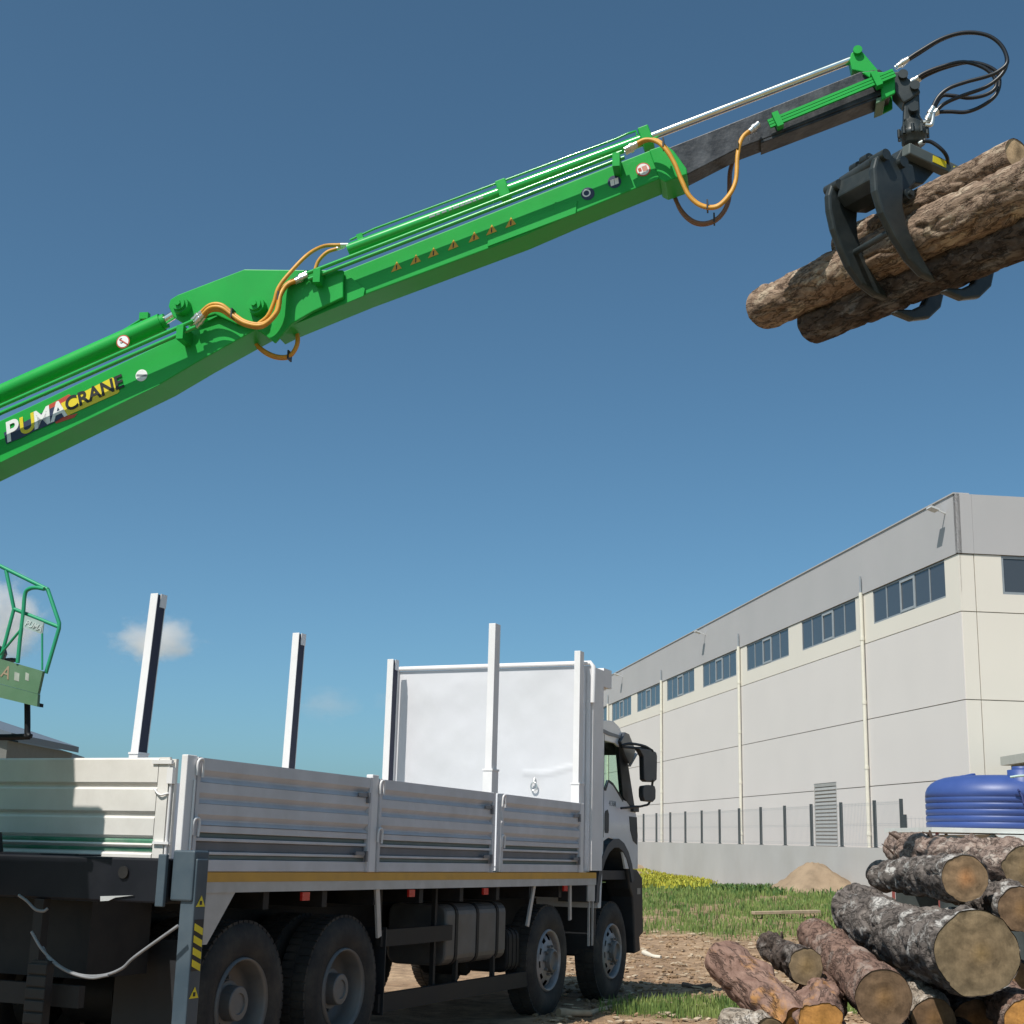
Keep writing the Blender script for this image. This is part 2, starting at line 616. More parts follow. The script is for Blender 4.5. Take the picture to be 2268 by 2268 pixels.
FR = Matrix(((BD.x, BN.x, 0, K0.x), (BD.y, BN.y, 0, K0.y), (0, 0, 1, 0), (0, 0, 0, 1)))        # x along the long side, y outward, z up
house = thing('warehouse', 'long cream warehouse with grey parapet and a row of high windows', 'warehouse', FR)
LEN, GW = 61.0, 24.0
m = MB().box((0.06, -GW, -0.3), (LEN, -0.06, 10.9), FR)
m.build('core_wall', JOINT, house)
ZJ = [-0.2, 3.38, 5.43, 7.79, 8.31, 9.36]
PJ = [0.0, 6.92, 20.45, 33.9, 47.3, LEN]
g = 0.013


def hole_panel(x0, x1, z0, z1, hole=None):
    m = MB()
    if hole is None:
        m.box((x0 + g, -0.058, z0 + g), (x1 - g, 0, z1 - g), FR)
    else:
        a, b, c, d = hole
        m.box((x0 + g, -0.058, z0 + g), (a, 0, z1 - g), FR).box((b, -0.058, z0 + g), (x1 - g, 0, z1 - g), FR)
        if c > z0: m.box((a, -0.058, z0 + g), (b, 0, c), FR)
        if d < z1: m.box((a, -0.058, d), (b, 0, z1 - g), FR)
    return m.build('panel', PANELC, house)


for i in range(len(PJ) - 1):
    a, b = PJ[i], PJ[i + 1]
    for j in range(3):
        if i == 1 and j == 0:
            hole_panel(a, b, ZJ[j], ZJ[j + 1], (9.85, 12.05, ZJ[0], ZJ[1]))
        elif i == 1 and j == 1:
            hole_panel(a, b, ZJ[j], ZJ[j + 1], (9.85, 12.05, 3.38, 3.62))
        else:
            hole_panel(a, b, ZJ[j], ZJ[j + 1])
WIN = [(0.9 + 6.73 * k, 6.15 + 6.73 * k) for k in range(9)]
MB().box((0, -0.058, ZJ[3] + g), (LEN, 0, ZJ[4]), FR).build('sill_band', PANELW, house)
edge = [0.0]
for (a, b) in WIN:
    MB().box((edge[-1], -0.058, ZJ[4]), (a, 0, ZJ[5]), FR).build('pier', PANELW, house)
    edge.append(b)
MB().box((edge[-1], -0.058, ZJ[4]), (LEN, 0, ZJ[5]), FR).build('pier', PANELW, house)
for i in range(len(PJ) - 1):
    MB().box((PJ[i] - (0.03 if i == 0 else 0), -0.1, 9.38), (PJ[i + 1] - 0.006, 0.03, 11.03), FR).build('parapet_panel', PARAPET, house)
MB().box((0, -0.4, 11.032), (LEN, 0.06, 11.07), FR).build('coping', PARAPET, house)
# windows: a frame with five panes each, the middle one in a white opening sash
pane_me = {}
for (a, b) in WIN:
    wdt = (b - a) / 5
    f = MB()
    f.box((a, -0.05, 8.312), (b, -0.012, 8.36), FR).box((a, -0.05, 9.31), (b, -0.012, 9.357), FR)
    for k in range(6):
        x = a + k * wdt
        f.box((max(a, x - 0.025), -0.05, 8.36), (min(b, x + 0.025), -0.013, 9.31), FR)
    win = f.build('window', FRAMEA, house)
    for k in range(5):
        x0, x1 = a + k * wdt + 0.025, a + (k + 1) * wdt - 0.025
        MB().box((x0, -0.046, 8.36), (x1, -0.032, 9.31), FR).build('pane', PANE, win)
    x0, x1 = a + 2 * wdt + 0.01, a + 3 * wdt - 0.01
    s = MB()
    s.box((x0, -0.03, 8.35), (x0 + 0.05, 0.004, 9.30), FR).box((x1 - 0.05, -0.03, 8.35), (x1, 0.004, 9.30), FR)
    s.box((x0 + 0.07, -0.03, 8.35), (x1 - 0.07, 0.003, 8.42), FR).box((x0 + 0.07, -0.03, 9.23), (x1 - 0.07, 0.003, 9.30), FR)
    s.build('sash', FRAMEW, win)
# gable end towards the camera
GZ = [-0.2, 3.38, 5.43, 7.79, 9.36]
for j in range(4):
    for (a, b) in ((0.02, 0.44), (0.44, 9.0), (9.0, 17.0), (17.0, GW)):
        if j == 3 and a == 0.44:
            MB().box((0, -b + g, GZ[j] + g), (0.058, -a - g, 8.30), FR).build('panel', PANELW, house)
            MB().box((0, -1.22, 8.30), (0.058, -a - g, GZ[4]), FR).build('pier', PANELW, house)
        else:
            MB().box((0, -b + g, GZ[j] + g), (0.058, -a - g, GZ[j + 1] - g), FR).build('panel', PANELW, house)
for (a, b) in ((-0.03, 0.44), (0.446, 9.0), (9.006, GW)):
    MB().box((-0.03, -b, 9.38), (0.1, -a, 11.03), FR).build('parapet_panel', PARAPET, house)
f = MB()
f.box((0.01, -7.7, 8.302), (0.05, -1.222, 8.37), FR).box((0.01, -7.7, 9.29), (0.05, -1.222, 9.355), FR)
for x in (1.25, 3.75, 5.75, 7.67):
    f.box((0.009, -x - 0.03, 8.37), (0.05, -x + 0.03, 9.29), FR)
gw = f.build('window', FRAMEA, house)
for (a, b) in ((1.28, 3.72), (3.78, 5.72), (5.78, 7.64)):
    MB().box((0.03, -b, 8.37), (0.045, -a, 9.29), FR).build('pane', PANE, gw)
# downpipes with collars and the spout above the parapet's foot
for x in PJ[1:5]:
    p = MB().cone(FR @ V((x, 0.09, 0.2)), FR @ V((x, 0.09, 9.42)), 0.062, n=12)
    dp = p.build('downpipe', PIPE, house)
    c = MB()
    for z in (1.9, 3.9, 5.9, 7.9):
        c.cone(FR @ V((x, 0.09, z)), FR @ V((x, 0.09, z + 0.1)), 0.075, n=12)
    c.build('pipe_collar', PIPE, dp)
    MB().cone(FR @ V((x, 0.09, 9.42)), FR @ V((x, 0.09, 9.95)), 0.03, n=8).build('spout', FRAMEA, dp)
# roller door
dr = MB().box((9.85, -0.055, 0), (9.93, -0.01, 3.62), FR).box((11.97, -0.055, 0), (12.05, -0.01, 3.62), FR).box((9.93, -0.055, 3.5), (11.97, -0.01, 3.62), FR).build('roller_door', SHUTTER, house)
sl = MB().box((9.94, -0.04, 0), (11.96, -0.025, 0.118), FR)
sl.prism([FR @ V((9.94, -0.025, 0.0)), FR @ V((9.94, 0.0, 0.035)), FR @ V((9.94, -0.025, 0.118))], BD * 2.02)
sme = sl.mesh('slat', SHUTTER, FR.inverted())
for k in range(28):
    link_part('slat', sme, dr, loc=(0, 0, 0.06 + k * 0.122))
# flood lamps under the coping
LAMP = M('lamp_grey', (0.5, 0.51, 0.52), 0.4, var=0.05)
for x in (0.62, 25.7, 43.4):
    l = MB().bar(FR @ V((x, 0.03, 10.62)), FR @ V((x, 0.30, 10.72)), 0.04, 0.04)
    lp = l.build('flood_lamp', LAMP, house)
    MB().obox(FR @ V((x, 0.38, 10.72)), BD * 0.17, BN * 0.12 + V((0, 0, 0.04)), V((0, 0, 0.025)) - BN * 0.008).build('lamp_head', LAMP, lp)

# ---------------------------------------------------------------- retaining wall and mesh fence
CONC = M('fresh_concrete', (0.49, 0.475, 0.465), 0.85, var=0.05, scale=0.6, dirt=(0.41, 0.39, 0.365), dirt_amt=0.5, dscale=0.5, bump=0.1, bscale=20)
WF = Matrix(((BD.x, BN.x, 0, FENCE0.x), (BD.y, BN.y, 0, FENCE0.y), (0, 0, 1, 0), (0, 0, 0, 1)))
rw = thing('retaining_wall', 'low pale concrete retaining wall in front of the warehouse', 'wall', WF)
bays = [-3.2, 4.2, 11.6, 19.0, 26.4, 33.8, 41.2]
for a, b in zip(bays[:-1], bays[1:]):
    MB().box((a + 0.004, -0.25, -1.0), (b - 0.004, 0.0, WALL_TOP), WF).build('wall_bay', CONC, rw)
MB().box((-3.2, -30, -1.0), (-2.95, -0.27, WALL_TOP - 0.02), WF).build('wall_return', CONC, rw)
POSTM = M('dark_fence_post', (0.055, 0.065, 0.07), 0.5, var=0.1)
WIRE = M('galvanised_wire', (0.36, 0.39, 0.41), 0.5, 0.3, var=0.05)
fence = thing('mesh_fence', 'see-through wire mesh fence with dark posts on the concrete wall', 'fence', WF)
post_me = MB().box((-0.035, -0.16, WALL_TOP - 0.01), (0.035, -0.09, WALL_TOP + 1.17)).box((-0.06, -0.19, WALL_TOP), (0.06, -0.06, WALL_TOP + 0.012)).mesh('post', POSTM)
px_ = [-1.7] + [0.0 + 2.38 * k for k in range(17)]
for s in px_:
    link_part('post', post_me, fence, loc=(s, 0, 0))
wm = MB()
for k in range(23):
    x = 0.05 + 2.28 * k / 22
    wm.box((x - 0.002, -0.126, WALL_TOP + 0.04), (x + 0.002, -0.122, WALL_TOP + 1.13))
for z in (0.06, 0.1, 0.55, 0.59, 1.06, 1.1):
    wm.box((0.04, -0.122, WALL_TOP + z - 0.0025), (2.34, -0.117, WALL_TOP + z + 0.0025))
wme = wm.mesh('mesh_panel', WIRE)
for s in px_[1:-1]:
    link_part('mesh_panel', wme, fence, loc=(s, 0, 0))
o = link_part('mesh_panel', wme, fence, loc=(-1.7, 0, 0))
o.scale = (0.7, 1, 1)
# the fence goes on lower behind the log pile
lf = at_y(2004, 1804, 37.2)
LFM = Matrix(((BG.x, BD.x, 0, lf.x), (BG.y, BD.y, 0, lf.y), (0, 0, 1, 0), (0, 0, 0, 1)))
short = thing('low_fence', 'lower run of mesh fence stepping down behind the log pile', 'fence', LFM)
for k in range(4):
    MB().box((2.4 * k - 0.035, -0.035, 0.3), (2.4 * k + 0.035, 0.035, lf.z), LFM).build('post', POSTM, short)
for k in range(3):
    q = MB()
    for z in (0.1, 0.5, 0.95):
        q.box((2.4 * k + 0.04, -0.003, lf.z - z), (2.4 * k + 2.36, 0.002, lf.z - z + 0.005), LFM)
    for i in range(22):
        q.box((2.4 * k + 0.06 + i * 0.105, 0.003, lf.z - 1.0), (2.4 * k + 0.064 + i * 0.105, 0.007, lf.z - 0.04), LFM)
    q.build('mesh_panel', WIRE, short)
# ---------------------------------------------------------------- heap of earth against the wall
SAND = M('loose_sandy_earth', (0.30, 0.22, 0.15), 0.95, var=0.25, scale=3, dirt=(0.21, 0.15, 0.10), dirt_amt=0.6, dscale=1.5, bump=0.8, bscale=14, spec=0.1)


def heap(name, label, cx, cy, rx, ry, h):
    n, mrad = 56, 22
    vs, fs = [], []
    for j in range(mrad + 1):
        q = j / mrad
        for i in range(n):
            a = 2 * PI * i / n
            rr = q * (1 + 0.14 * noise.noise(V((math.cos(a) * 1.5, math.sin(a) * 1.5, cx))))
            x, y = cx + rx * rr * math.cos(a), cy + ry * rr * math.sin(a)
            pr = max(0, (1 - q)) ** 1.15 * (1 - 0.08 * math.exp(-(q / 0.1) ** 2))
            z = ground_z(x, y) - 0.06 + h * pr + 0.13 * noise.noise(V((x * 1.9, y * 1.9, 2))) * (1 - q * 0.5) + 0.05 * noise.noise(V((x * 6, y * 6, 2))) + 0.03 * noise.noise(V((x * 14, y * 14, 2)))
            vs.append((x, y, z))
    for j in range(mrad):
        for i in range(n):
            k = (i + 1) % n
            fs.append((j * n + i, j * n + k, (j + 1) * n + k, (j + 1) * n + i))
    m = MB().add(vs, fs, True)
    return tag(m.build(name, SAND), label, 'heap')


hp = at_y(1803, 1925, 38.6)
heap('earth_heap', 'cone of sandy earth tipped against the concrete wall', hp.x, hp.y, 1.55, 1.5, 0.92)
hp2 = WF @ V((10.9, 1.0, 0))
heap('earth_heap', 'small low mound of soil left of the tall earth cone at the wall', hp2.x, hp2.y, 1.2, 0.8, 0.30)
hp3 = WF @ V((26, 1.0, 0))
heap('earth_heap', 'low weedy bank of soil at the wall beyond the truck cab', hp3.x, hp3.y, 4.5, 1.4, 0.42)

# ---------------------------------------------------------------- dark-roofed hall behind the truck, far left
ROOFB = M('blue_grey_sheet', (0.12, 0.15, 0.19), 0.6, var=0.08, scale=0.5)
hall = thing('background_hall', 'blue grey sheet metal hall receding behind the tailgate', 'hall', (-17.5, 48, 0))
a0 = at_y(33, 1630, 46)
a1 = at_y(182, 1677, 74)
for (nm, zl, zh, mt, off) in (('sheet_wall', 0, 0.86, ROOFB, 0), ('white_band', 0.862, 0.9, WHITE, 0.05), ('fascia', 0.902, 1.0, ROOFB, 0.12)):
    lo = [V((a0.x + off, a0.y, a0.z * zl)), V((a1.x + off, a1.y, a1.z * zl)), V((a1.x + off, a1.y, a1.z * zh)), V((a0.x + off, a0.y, a0.z * zh))]
    MB().prism(lo, (-14, 0, 0)).build(nm, mt, hall)
c0 = at_y(0, 1621, 40)
hut = thing('yard_building', 'grey rendered building end beside the blue hall', 'building', (c0.x - 2, 40, 0))
e0 = at_y(17, 1640, 40)
MB().box((e0.x - 6, 40, 0), (e0.x, 46, e0.z)).build('wall', M('grey_render', (0.17, 0.17, 0.16), 0.85, var=0.08), hut)
MB().prism([V((e0.x - 6.2, 39.8, e0.z + 1.9)), V((e0.x + 0.15, 39.8, e0.z + 0.02)), V((e0.x + 0.15, 39.8, e0.z + 0.2)), V((e0.x - 6.2, 39.8, e0.z + 2.1))], (0, 6.4, 0)).build('roof', ROOFB, hut)

# ================================================================ the truck (x forward, y left, z up from the rear right corner)
TM = Matrix(((TF.x, TL.x, TU.x, TO.x), (TF.y, TL.y, TU.y, TO.y), (TF.z, TL.z, TU.z, TO.z), (0, 0, 0, 1)))
TMI = TM.inverted()
truck = thing('flatbed_truck', 'white flatbed truck with ribbed grey side boards and tall stakes', 'truck', TM)


def T(t, w, z):
    return TM @ V((t, w, z))


def tb(lo, hi):
    return MB().box(lo, hi, TM)


def ts(px, py, w=0.0):
    """sighting on the truck's side plane -> (t, z)"""
    p = TMI @ sight(px, py, T(0, w, 0), TL)
    return p.x, p.z


BW = 2.46                                                          # bed width
# ---- bed floor and its edge
tb((0.02, 0.02, 1.30), (7.28, BW - 0.02, 1.395)).build('bed_floor', STEELRAIL, truck)
for w0, w1 in ((-0.012, 0.02), (BW - 0.02, BW + 0.012)):
    tb((0.0, w0, 1.25), (7.50, w1, 1.318)).build('edge_rail', STEELRAIL, truck)
    tb((0.0, w0 - 0.004 if w0 < 0 else w0, 1.3185), (7.49, w1 if w0 < 0 else w1 + 0.004, 1.3795)).build('reflective_stripe', TAPE, truck)


def plank(t0, t1, w0, z0, z1, mat, parent, out=-1, d=0.036, style='v', name='plank'):
    """one extruded board: proud face with a chamfered recess along its foot; out is the outward side"""
    h = z1 - z0
    if style == 'v':
        pr = [(d, z0), (0.004, z0 + h * 0.20), (0.004, z0 + h * 0.27), (d, z0 + h * 0.50), (d, z1), (-0.012, z1), (-0.012, z0)]
    else:
        pr = [(d, z0 + 0.003), (d, z1 - 0.003), (d - 0.004, z1), (-0.012, z1), (-0.012, z0), (d - 0.004, z0)]
    pts = [T(t0, w0 + out * a, z) for a, z in pr]
    return MB().prism(pts, TF * (t1 - t0)).build(name, mat, parent)


def board_side(t0, t1, w0, out, mat):
    lo_, hi_ = min(w0 - 0.014, w0 + out * 0.038), max(w0 + 0.014, w0 + out * 0.038)
    sb = MB().box((t0, w0 - out * 0.016 - 0.003, 1.39), (t1, w0 - out * 0.016 + 0.003, 2.09), TM).build('side_board', mat, truck)
    for a, b in ((t0, t0 + 0.035), (t1 - 0.035, t1)):
        MB().box((a, lo_, 1.385), (b, hi_, 2.098), TM).build('end_stile', mat, sb)
    a, b = t0 + 0.036, t1 - 0.036
    z = 2.095
    for h in (0.152, 0.132, 0.132):
        plank(a, b, w0, z - h, z, mat, sb, out)
        z -= h + 0.002
    plank(a, b, w0, z - 0.046, z, mat, sb, out, style='f', d=0.03)
    z -= 0.047
    plank(a, b, w0, z - 0.03, z, SIDE_STRIPE, sb, out, style='f', d=0.006)
    z -= 0.031
    plank(a, b, w0, z - 0.022, z, mat, sb, out, style='f', d=0.024)
    z -= 0.023
    plank(a, b, w0, z - 0.062, z, BOARD_DARK, sb, out, style='f', d=0.006)
    z -= 0.063
    plank(a, b, w0, z - 0.02, z, mat, sb, out, style='f', d=0.024)
    z -= 0.021
    plank(a, b, w0, z - 0.028, z, SIDE_STRIPE, sb, out, style='f', d=0.006)
    z -= 0.029
    plank(a, b, w0, 1.384, z, mat, sb, out, style='f', d=0.02)
    # latch at the forward end and hinge hooks at the rear end
    s = out
    for zz in (1.96, 1.52):
        k = MB().obox(T(t1 - 0.16, w0 + s * 0.046, zz), TF * 0.07, TL * 0.006, TU * 0.014)
        k.obox(T(t1 - 0.075, w0 + s * 0.05, zz - 0.02), TF * 0.012, TL * 0.012, TU * 0.04)
        k.build('latch', M('latch_zinc', (0.2, 0.2, 0.22), 0.45, 0.5), sb)
    for zz in (2.03, 1.66):
        k = MB().tube([T(t0 - 0.02, w0 + s * 0.045, zz - 0.05), T(t0 - 0.02, w0 + s * 0.052, zz + 0.04), T(t0 + 0.03, w0 + s * 0.055, zz + 0.045), T(t0 + 0.035, w0 + s * 0.05, zz - 0.06)], 0.009)
        k.build('hinge_hook', WHITE, sb)
    return sb


for w0, out in ((0.0, -1), (BW, 1)):
    for a, b in ((0.115, 2.40), (2.53, 4.72), (4.90, 6.95)):
        board_side(a, b, w0, out, BOARD)
# ---- posts in the side lines
for w0 in (0.0, BW):
    tb((0.0, w0 - 0.036, 1.382), (0.105, w0 + 0.012, 2.105)).build('corner_post', WHITE, truck, bevel=0.006)
    tb((2.415, w0 - 0.03, 1.382), (2.515, w0 + 0.03, 2.125)).build('side_post', WHITE, truck, bevel=0.006)
    tb((6.96, w0 - 0.03, 1.382), (7.06, w0 + 0.03, 2.10)).build('side_post', WHITE, truck, bevel=0.006)
MB().tube([T(0.08, -0.045, 1.5), T(0.08, -0.045, 1.95)], 0.008, curve=False).build('lock_rod', WHITE, truck)


def stake(t0, w0, ztop, zbot, open_right, lean=0.0):
    """tall rectangular steel stake; those on the far side are channels open to the right"""
    sh = Matrix.Identity(4)
    sh[0][2] = lean / (ztop - 2.3)
    LM = TM @ Matrix.Translation((t0, w0, 2.3)) @ sh @ Matrix.Translation((0, 0, -2.3))
    m = MB()
    if open_right:
        m.box((-0.065, -0.04, zbot), (-0.057, 0.04, ztop), LM)
        m.box((-0.056, 0.032, zbot), (0.065, 0.04, ztop), LM)
        m.box((0.057, -0.04, zbot), (0.065, 0.031, ztop), LM)
    else:
        m.box((-0.06, -0.035, zbot), (0.06, 0.035, ztop), LM)
    st = m.build('stake', WHITE, truck, bevel=0.003)
    if open_right:
        MB().box((-0.054, -0.036, zbot), (0.055, 0.03, ztop - 0.01), LM).build('channel_shade_insert', M('navy_shade_insert', (0.012, 0.016, 0.045), 0.6), st)  # dark navy insert stands in for the shade inside the open channel
    c = MB()
    zc = 2.30
    c.box((-0.078, -0.053, zc), (0.078, 0.053, zc + 0.018), LM)
    c.box((-0.072, -0.047, zc - 0.2), (0.072, 0.047, zc - 0.001), LM)
    c.build('socket', WHITE, st)
    if open_right:
        MB().box((-0.02, -0.044, ztop - 0.12), (0.066, -0.037, ztop), LM).build('cap_plate', WHITE, st)
    return st


for t0, ln in ((2.58, 0.09), (4.97, 0.05), (7.07, 0.0)):
    stake(t0, BW - 0.08, 3.72, 1.40, True, ln)
stake(4.80, 0.05, 3.69, 1.40, False)
stake(7.13, 0.08, 3.75, 1.40, False)

# ---- tailgate
tg = tb((-0.014, 0.04, 1.405), (0.012, BW - 0.04, 2.075)).build('tailgate', TAIL, truck)


def tg_plank(z0, z1, mat, d=0.02, name='plank'):
    pts = [T(-0.0145 - a, 0.16, z) for a, z in ((0, z0), (d * 0.5, z0), (d, z0 + 0.014), (d, z1 - 0.012), (d * 0.6, z1), (0, z1))]
    return MB().prism(pts, TL * (BW - 0.32)).build(name, mat, tg)


tg_plank(1.915, 2.083, TAIL)
tg_plank(1.735, 1.895, TAIL)
tg_plank(1.585, 1.715, TAIL)
tg_plank(1.552, 1.578, GREEN_TAPE, d=0.008, name='green_stripe')
tg_plank(1.528, 1.55, TAIL, d=0.026)
tg_plank(1.50, 1.522, GREEN_TAPE, d=0.008, name='green_stripe')
tg_plank(1.412, 1.492, TAIL, d=0.024)
for w0 in (0.075, BW - 0.155):
    tb((-0.034, w0, 1.405), (-0.0145, w0 + 0.08, 2.085)).build('end_stile', TAIL, tg)
for w0 in (0.056, BW - 0.056):
    k = MB().tube([T(-0.03, w0, 1.43), T(-0.03, w0, 2.02)], 0.009, curve=False)
    k.obox(T(-0.035, w0, 1.97), TF * 0.016, TL * 0.022, TU * 0.05).obox(T(-0.035, w0 + 0.07, 2.055), TF * 0.012, TL * 0.075, TU * 0.012)
    k.obox(T(-0.04, w0 + 0.03, 1.555), TF * 0.012, TL * 0.06, TU * 0.008)
    k.build('lock_bar', WHITE, tg)
k = MB()
k.tube([T(-0.04, 0.06, 1.86), T(-0.05, 0.12, 1.85), T(-0.045, 0.17, 1.885)], 0.006)
k.build('locking_lever', WHITE, tg)

# ---- headboard: a tall white bulkhead of two sheets in a tube frame, with a boxed side
HT = 7.29
hb = tb((HT, 0.0, 1.39), (HT + 0.03, 2.42, 3.61)).build('headboard', WHITE_SHEET, truck)
for a, b in ((0.055, 2.37),):
    n1, n2 = 90, 70
    vs, fs = [], []
    for j in range(n2 + 1):
        for i in range(n1 + 1):
            w_, z_ = a + (b - a) * i / n1, 1.42 + 2.15 * j / n2
            e = min(1, min(i, n1 - i, j, n2 - j) / 4)
            d = e * (0.010 * noise.noise(V((w_ * 1.6, z_ * 1.6, 4))) + 0.004 * noise.noise(V((w_ * 5, z_ * 5, 4))))
            d += e * 0.012 * math.exp(-((z_ - (2.42 + 0.10 * (0.8 - w_) + 0.02 * math.sin(w_ * 9))) / 0.022) ** 2) * (1 if w_ < 0.8 else 0)
            vs.append(T(HT - 0.012 - d, w_, z_))
    for j in range(n2):
        for i in range(n1):
            k0 = j * (n1 + 1) + i
            fs.append((k0, k0 + 1, k0 + n1 + 2, k0 + n1 + 1))
    MB().add(vs, fs, True).build('sheet', WHITE_SHEET, hb)
MB().tube([T(HT - 0.01, 2.43, 1.4), T(HT - 0.01, 2.43, 3.60), T(HT - 0.01, 2.40, 3.64), T(HT - 0.01, 0.0, 3.64), T(HT - 0.01, -0.03, 3.60), T(HT - 0.01, -0.03, 3.2)], 0.028, sub=3, curve=False).build('frame_tube', WHITE, hb)
tb((HT + 0.032, -0.02, 1.40), (HT + 0.36, 0.02, 3.60)).build('side_flange', WHITE, hb)
tb((HT + 0.032, 2.40, 1.40), (HT + 0.36, 2.44, 3.60)).build('side_flange', WHITE, hb)
tb((HT + 0.032, 0.021, 3.40), (HT + 0.55, 2.399, 3.6)).build('top_locker', WHITE, hb)
tb((HT + 0.361, -0.02, 3.42), (HT + 0.62, 0.2, 3.63)).build('end_locker', WHITE, hb)
k = MB().tube([T(HT - 0.03, 0.64, 2.38), T(HT - 0.05, 0.64, 2.33)], 0.012)
ring = [T(HT - 0.045, 0.64 + 0.035 * math.sin(a), 2.285 + 0.045 * math.cos(a)) for a in [i * PI / 6 for i in range(13)]]
k.tube(ring, 0.009)
k.build('lashing_ring', FITTING, hb)

# ---- chassis, guards, tanks
for w0 in (0.78, 1.60):
    tb((-0.35, w0, 0.82), (9.0, w0 + 0.09, 1.08)).build('chassis_rail', CHASSIS, truck)
for t0 in np.arange(0.3, 7.3, 0.78):
    tb((t0, 0.04, 1.13), (t0 + 0.07, BW - 0.04, 1.295)).build('cross_bearer', CHASSIS, truck)
for w0 in (0.79, 1.61):
    tb((0.0, w0, 1.081), (7.3, w0 + 0.07, 1.129)).build('subframe_rail', CHASSIS, truck)
tb((2.9, 0.10, 0.30), (5.9, 0.15, 0.44)).build('side_guard', GUARD, truck)
tb((2.9, 0.10, 0.80), (4.2, 0.15, 0.93)).build('side_guard', GUARD, truck)
for t0 in (2.95, 3.95):
    tb((t0, 0.152, 0.44), (t0 + 0.04, 0.19, 1.25)).build('guard_stay', GUARD, truck)
for t0 in (4.4, 5.2):
    tb((t0, 0.152, 0.40), (t0 + 0.04, 0.19, 0.62)).build('guard_stay', GUARD, truck)


def tank(t0, t1, w0, w1, z0, z1, mat, name):
    pts = []
    r = 0.09
    for (cw, cz, a0) in ((w1 - r, z1 - r, 0), (w0 + r, z1 - r, 90), (w0 + r, z0 + r, 180), (w1 - r, z0 + r, 270)):
        for k in range(5):
            a = R(a0 + k * 22.5)
            pts.append(T(t0, cw + r * math.cos(a), cz + r * math.sin(a)))
    o = MB().prism(pts, TF * (t1 - t0)).build(name, mat, truck, bevel=0.02)
    for q in (0.16, 0.5, 0.84):
        tt = t0 + (t1 - t0) * q
        p2 = [p + (p - T(t0, (w0 + w1) / 2, (z0 + z1) / 2)) * 0.025 + TF * (tt - t0 - 0.025) for p in pts]
        MB().prism(p2, TF * 0.05).build('tank_strap', CHASSIS, o)
    return o


tank(4.15, 5.45, 0.14, 0.72, 0.58, 1.10, M('tank_grey', (0.13, 0.13, 0.13), 0.5, 0.3, var=0.2, dirt=(0.13, 0.11, 0.09), dirt_amt=0.6), 'fuel_tank')
tank(5.5, 5.78, 0.14, 0.6, 0.45, 0.85, CHASSIS, 'battery_box')
tank(3.0, 3.9, 0.8, 1.6, 0.55, 0.80, CHASSIS, 'air_tank')

# mudguard stays and small lamps under the bed edge
MB().prism([T(0.33, 0.0, 1.25), T(0.68, 0.0, 1.25), T(0.40, 0.0, 0.93), T(0.33, 0.0, 0.93)], TL * 0.012).build('mudguard_stay', STEELRAIL, truck)
for (x0, y0, x1, y1, wd) in ((842, 1969, 851, 2076, 0.06), (1189, 1961, 1178, 2052, 0.055), (1268, 1960, 1272, 2038, 0.055)):
    a, b = ts(x0, y0), ts(x1, y1)
    MB().bar(T(a[0], 0.03, a[1]), T(b[0], 0.05, b[1]), wd, 0.02, side=TF).build('mudguard_stay', STEELRAIL, truck)
tb((7.27, -0.005, 1.08), (7.48, 0.01, 1.248)).build('step_plate', STEELRAIL, truck)
for t0 in (7.33, 7.44):
    tb((t0, 0.0, 0.62), (t0 + 0.022, 0.02, 1.079)).build('step_hanger', STEELRAIL, truck)
for (x, y) in ((676, 1985), (911, 1978), (1075, 1974), (1252, 1967)):
    a = ts(x, y)
    tb((a[0] - 0.05, -0.008, a[1] - 0.03), (a[0] + 0.05, 0.012, a[1] + 0.028)).build('marker_lamp', REDL, truck)

# ---- wheels
def lugs(m, o, axis, r, width, n):
    x = TF
    y = axis.cross(x)
    for i in range(n):
        a = 2 * PI * i / n
        rad = x * math.cos(a) + y * math.sin(a)
        tan = -x * math.sin(a) + y * math.cos(a)
        for s in (-1, 1):
            m.obox(o + rad * (r - 0.004) + axis * (s * width * 0.2) + tan * (0.012 * s), tan * (PI * r / n * 0.78), axis * width * 0.17, rad * 0.010)


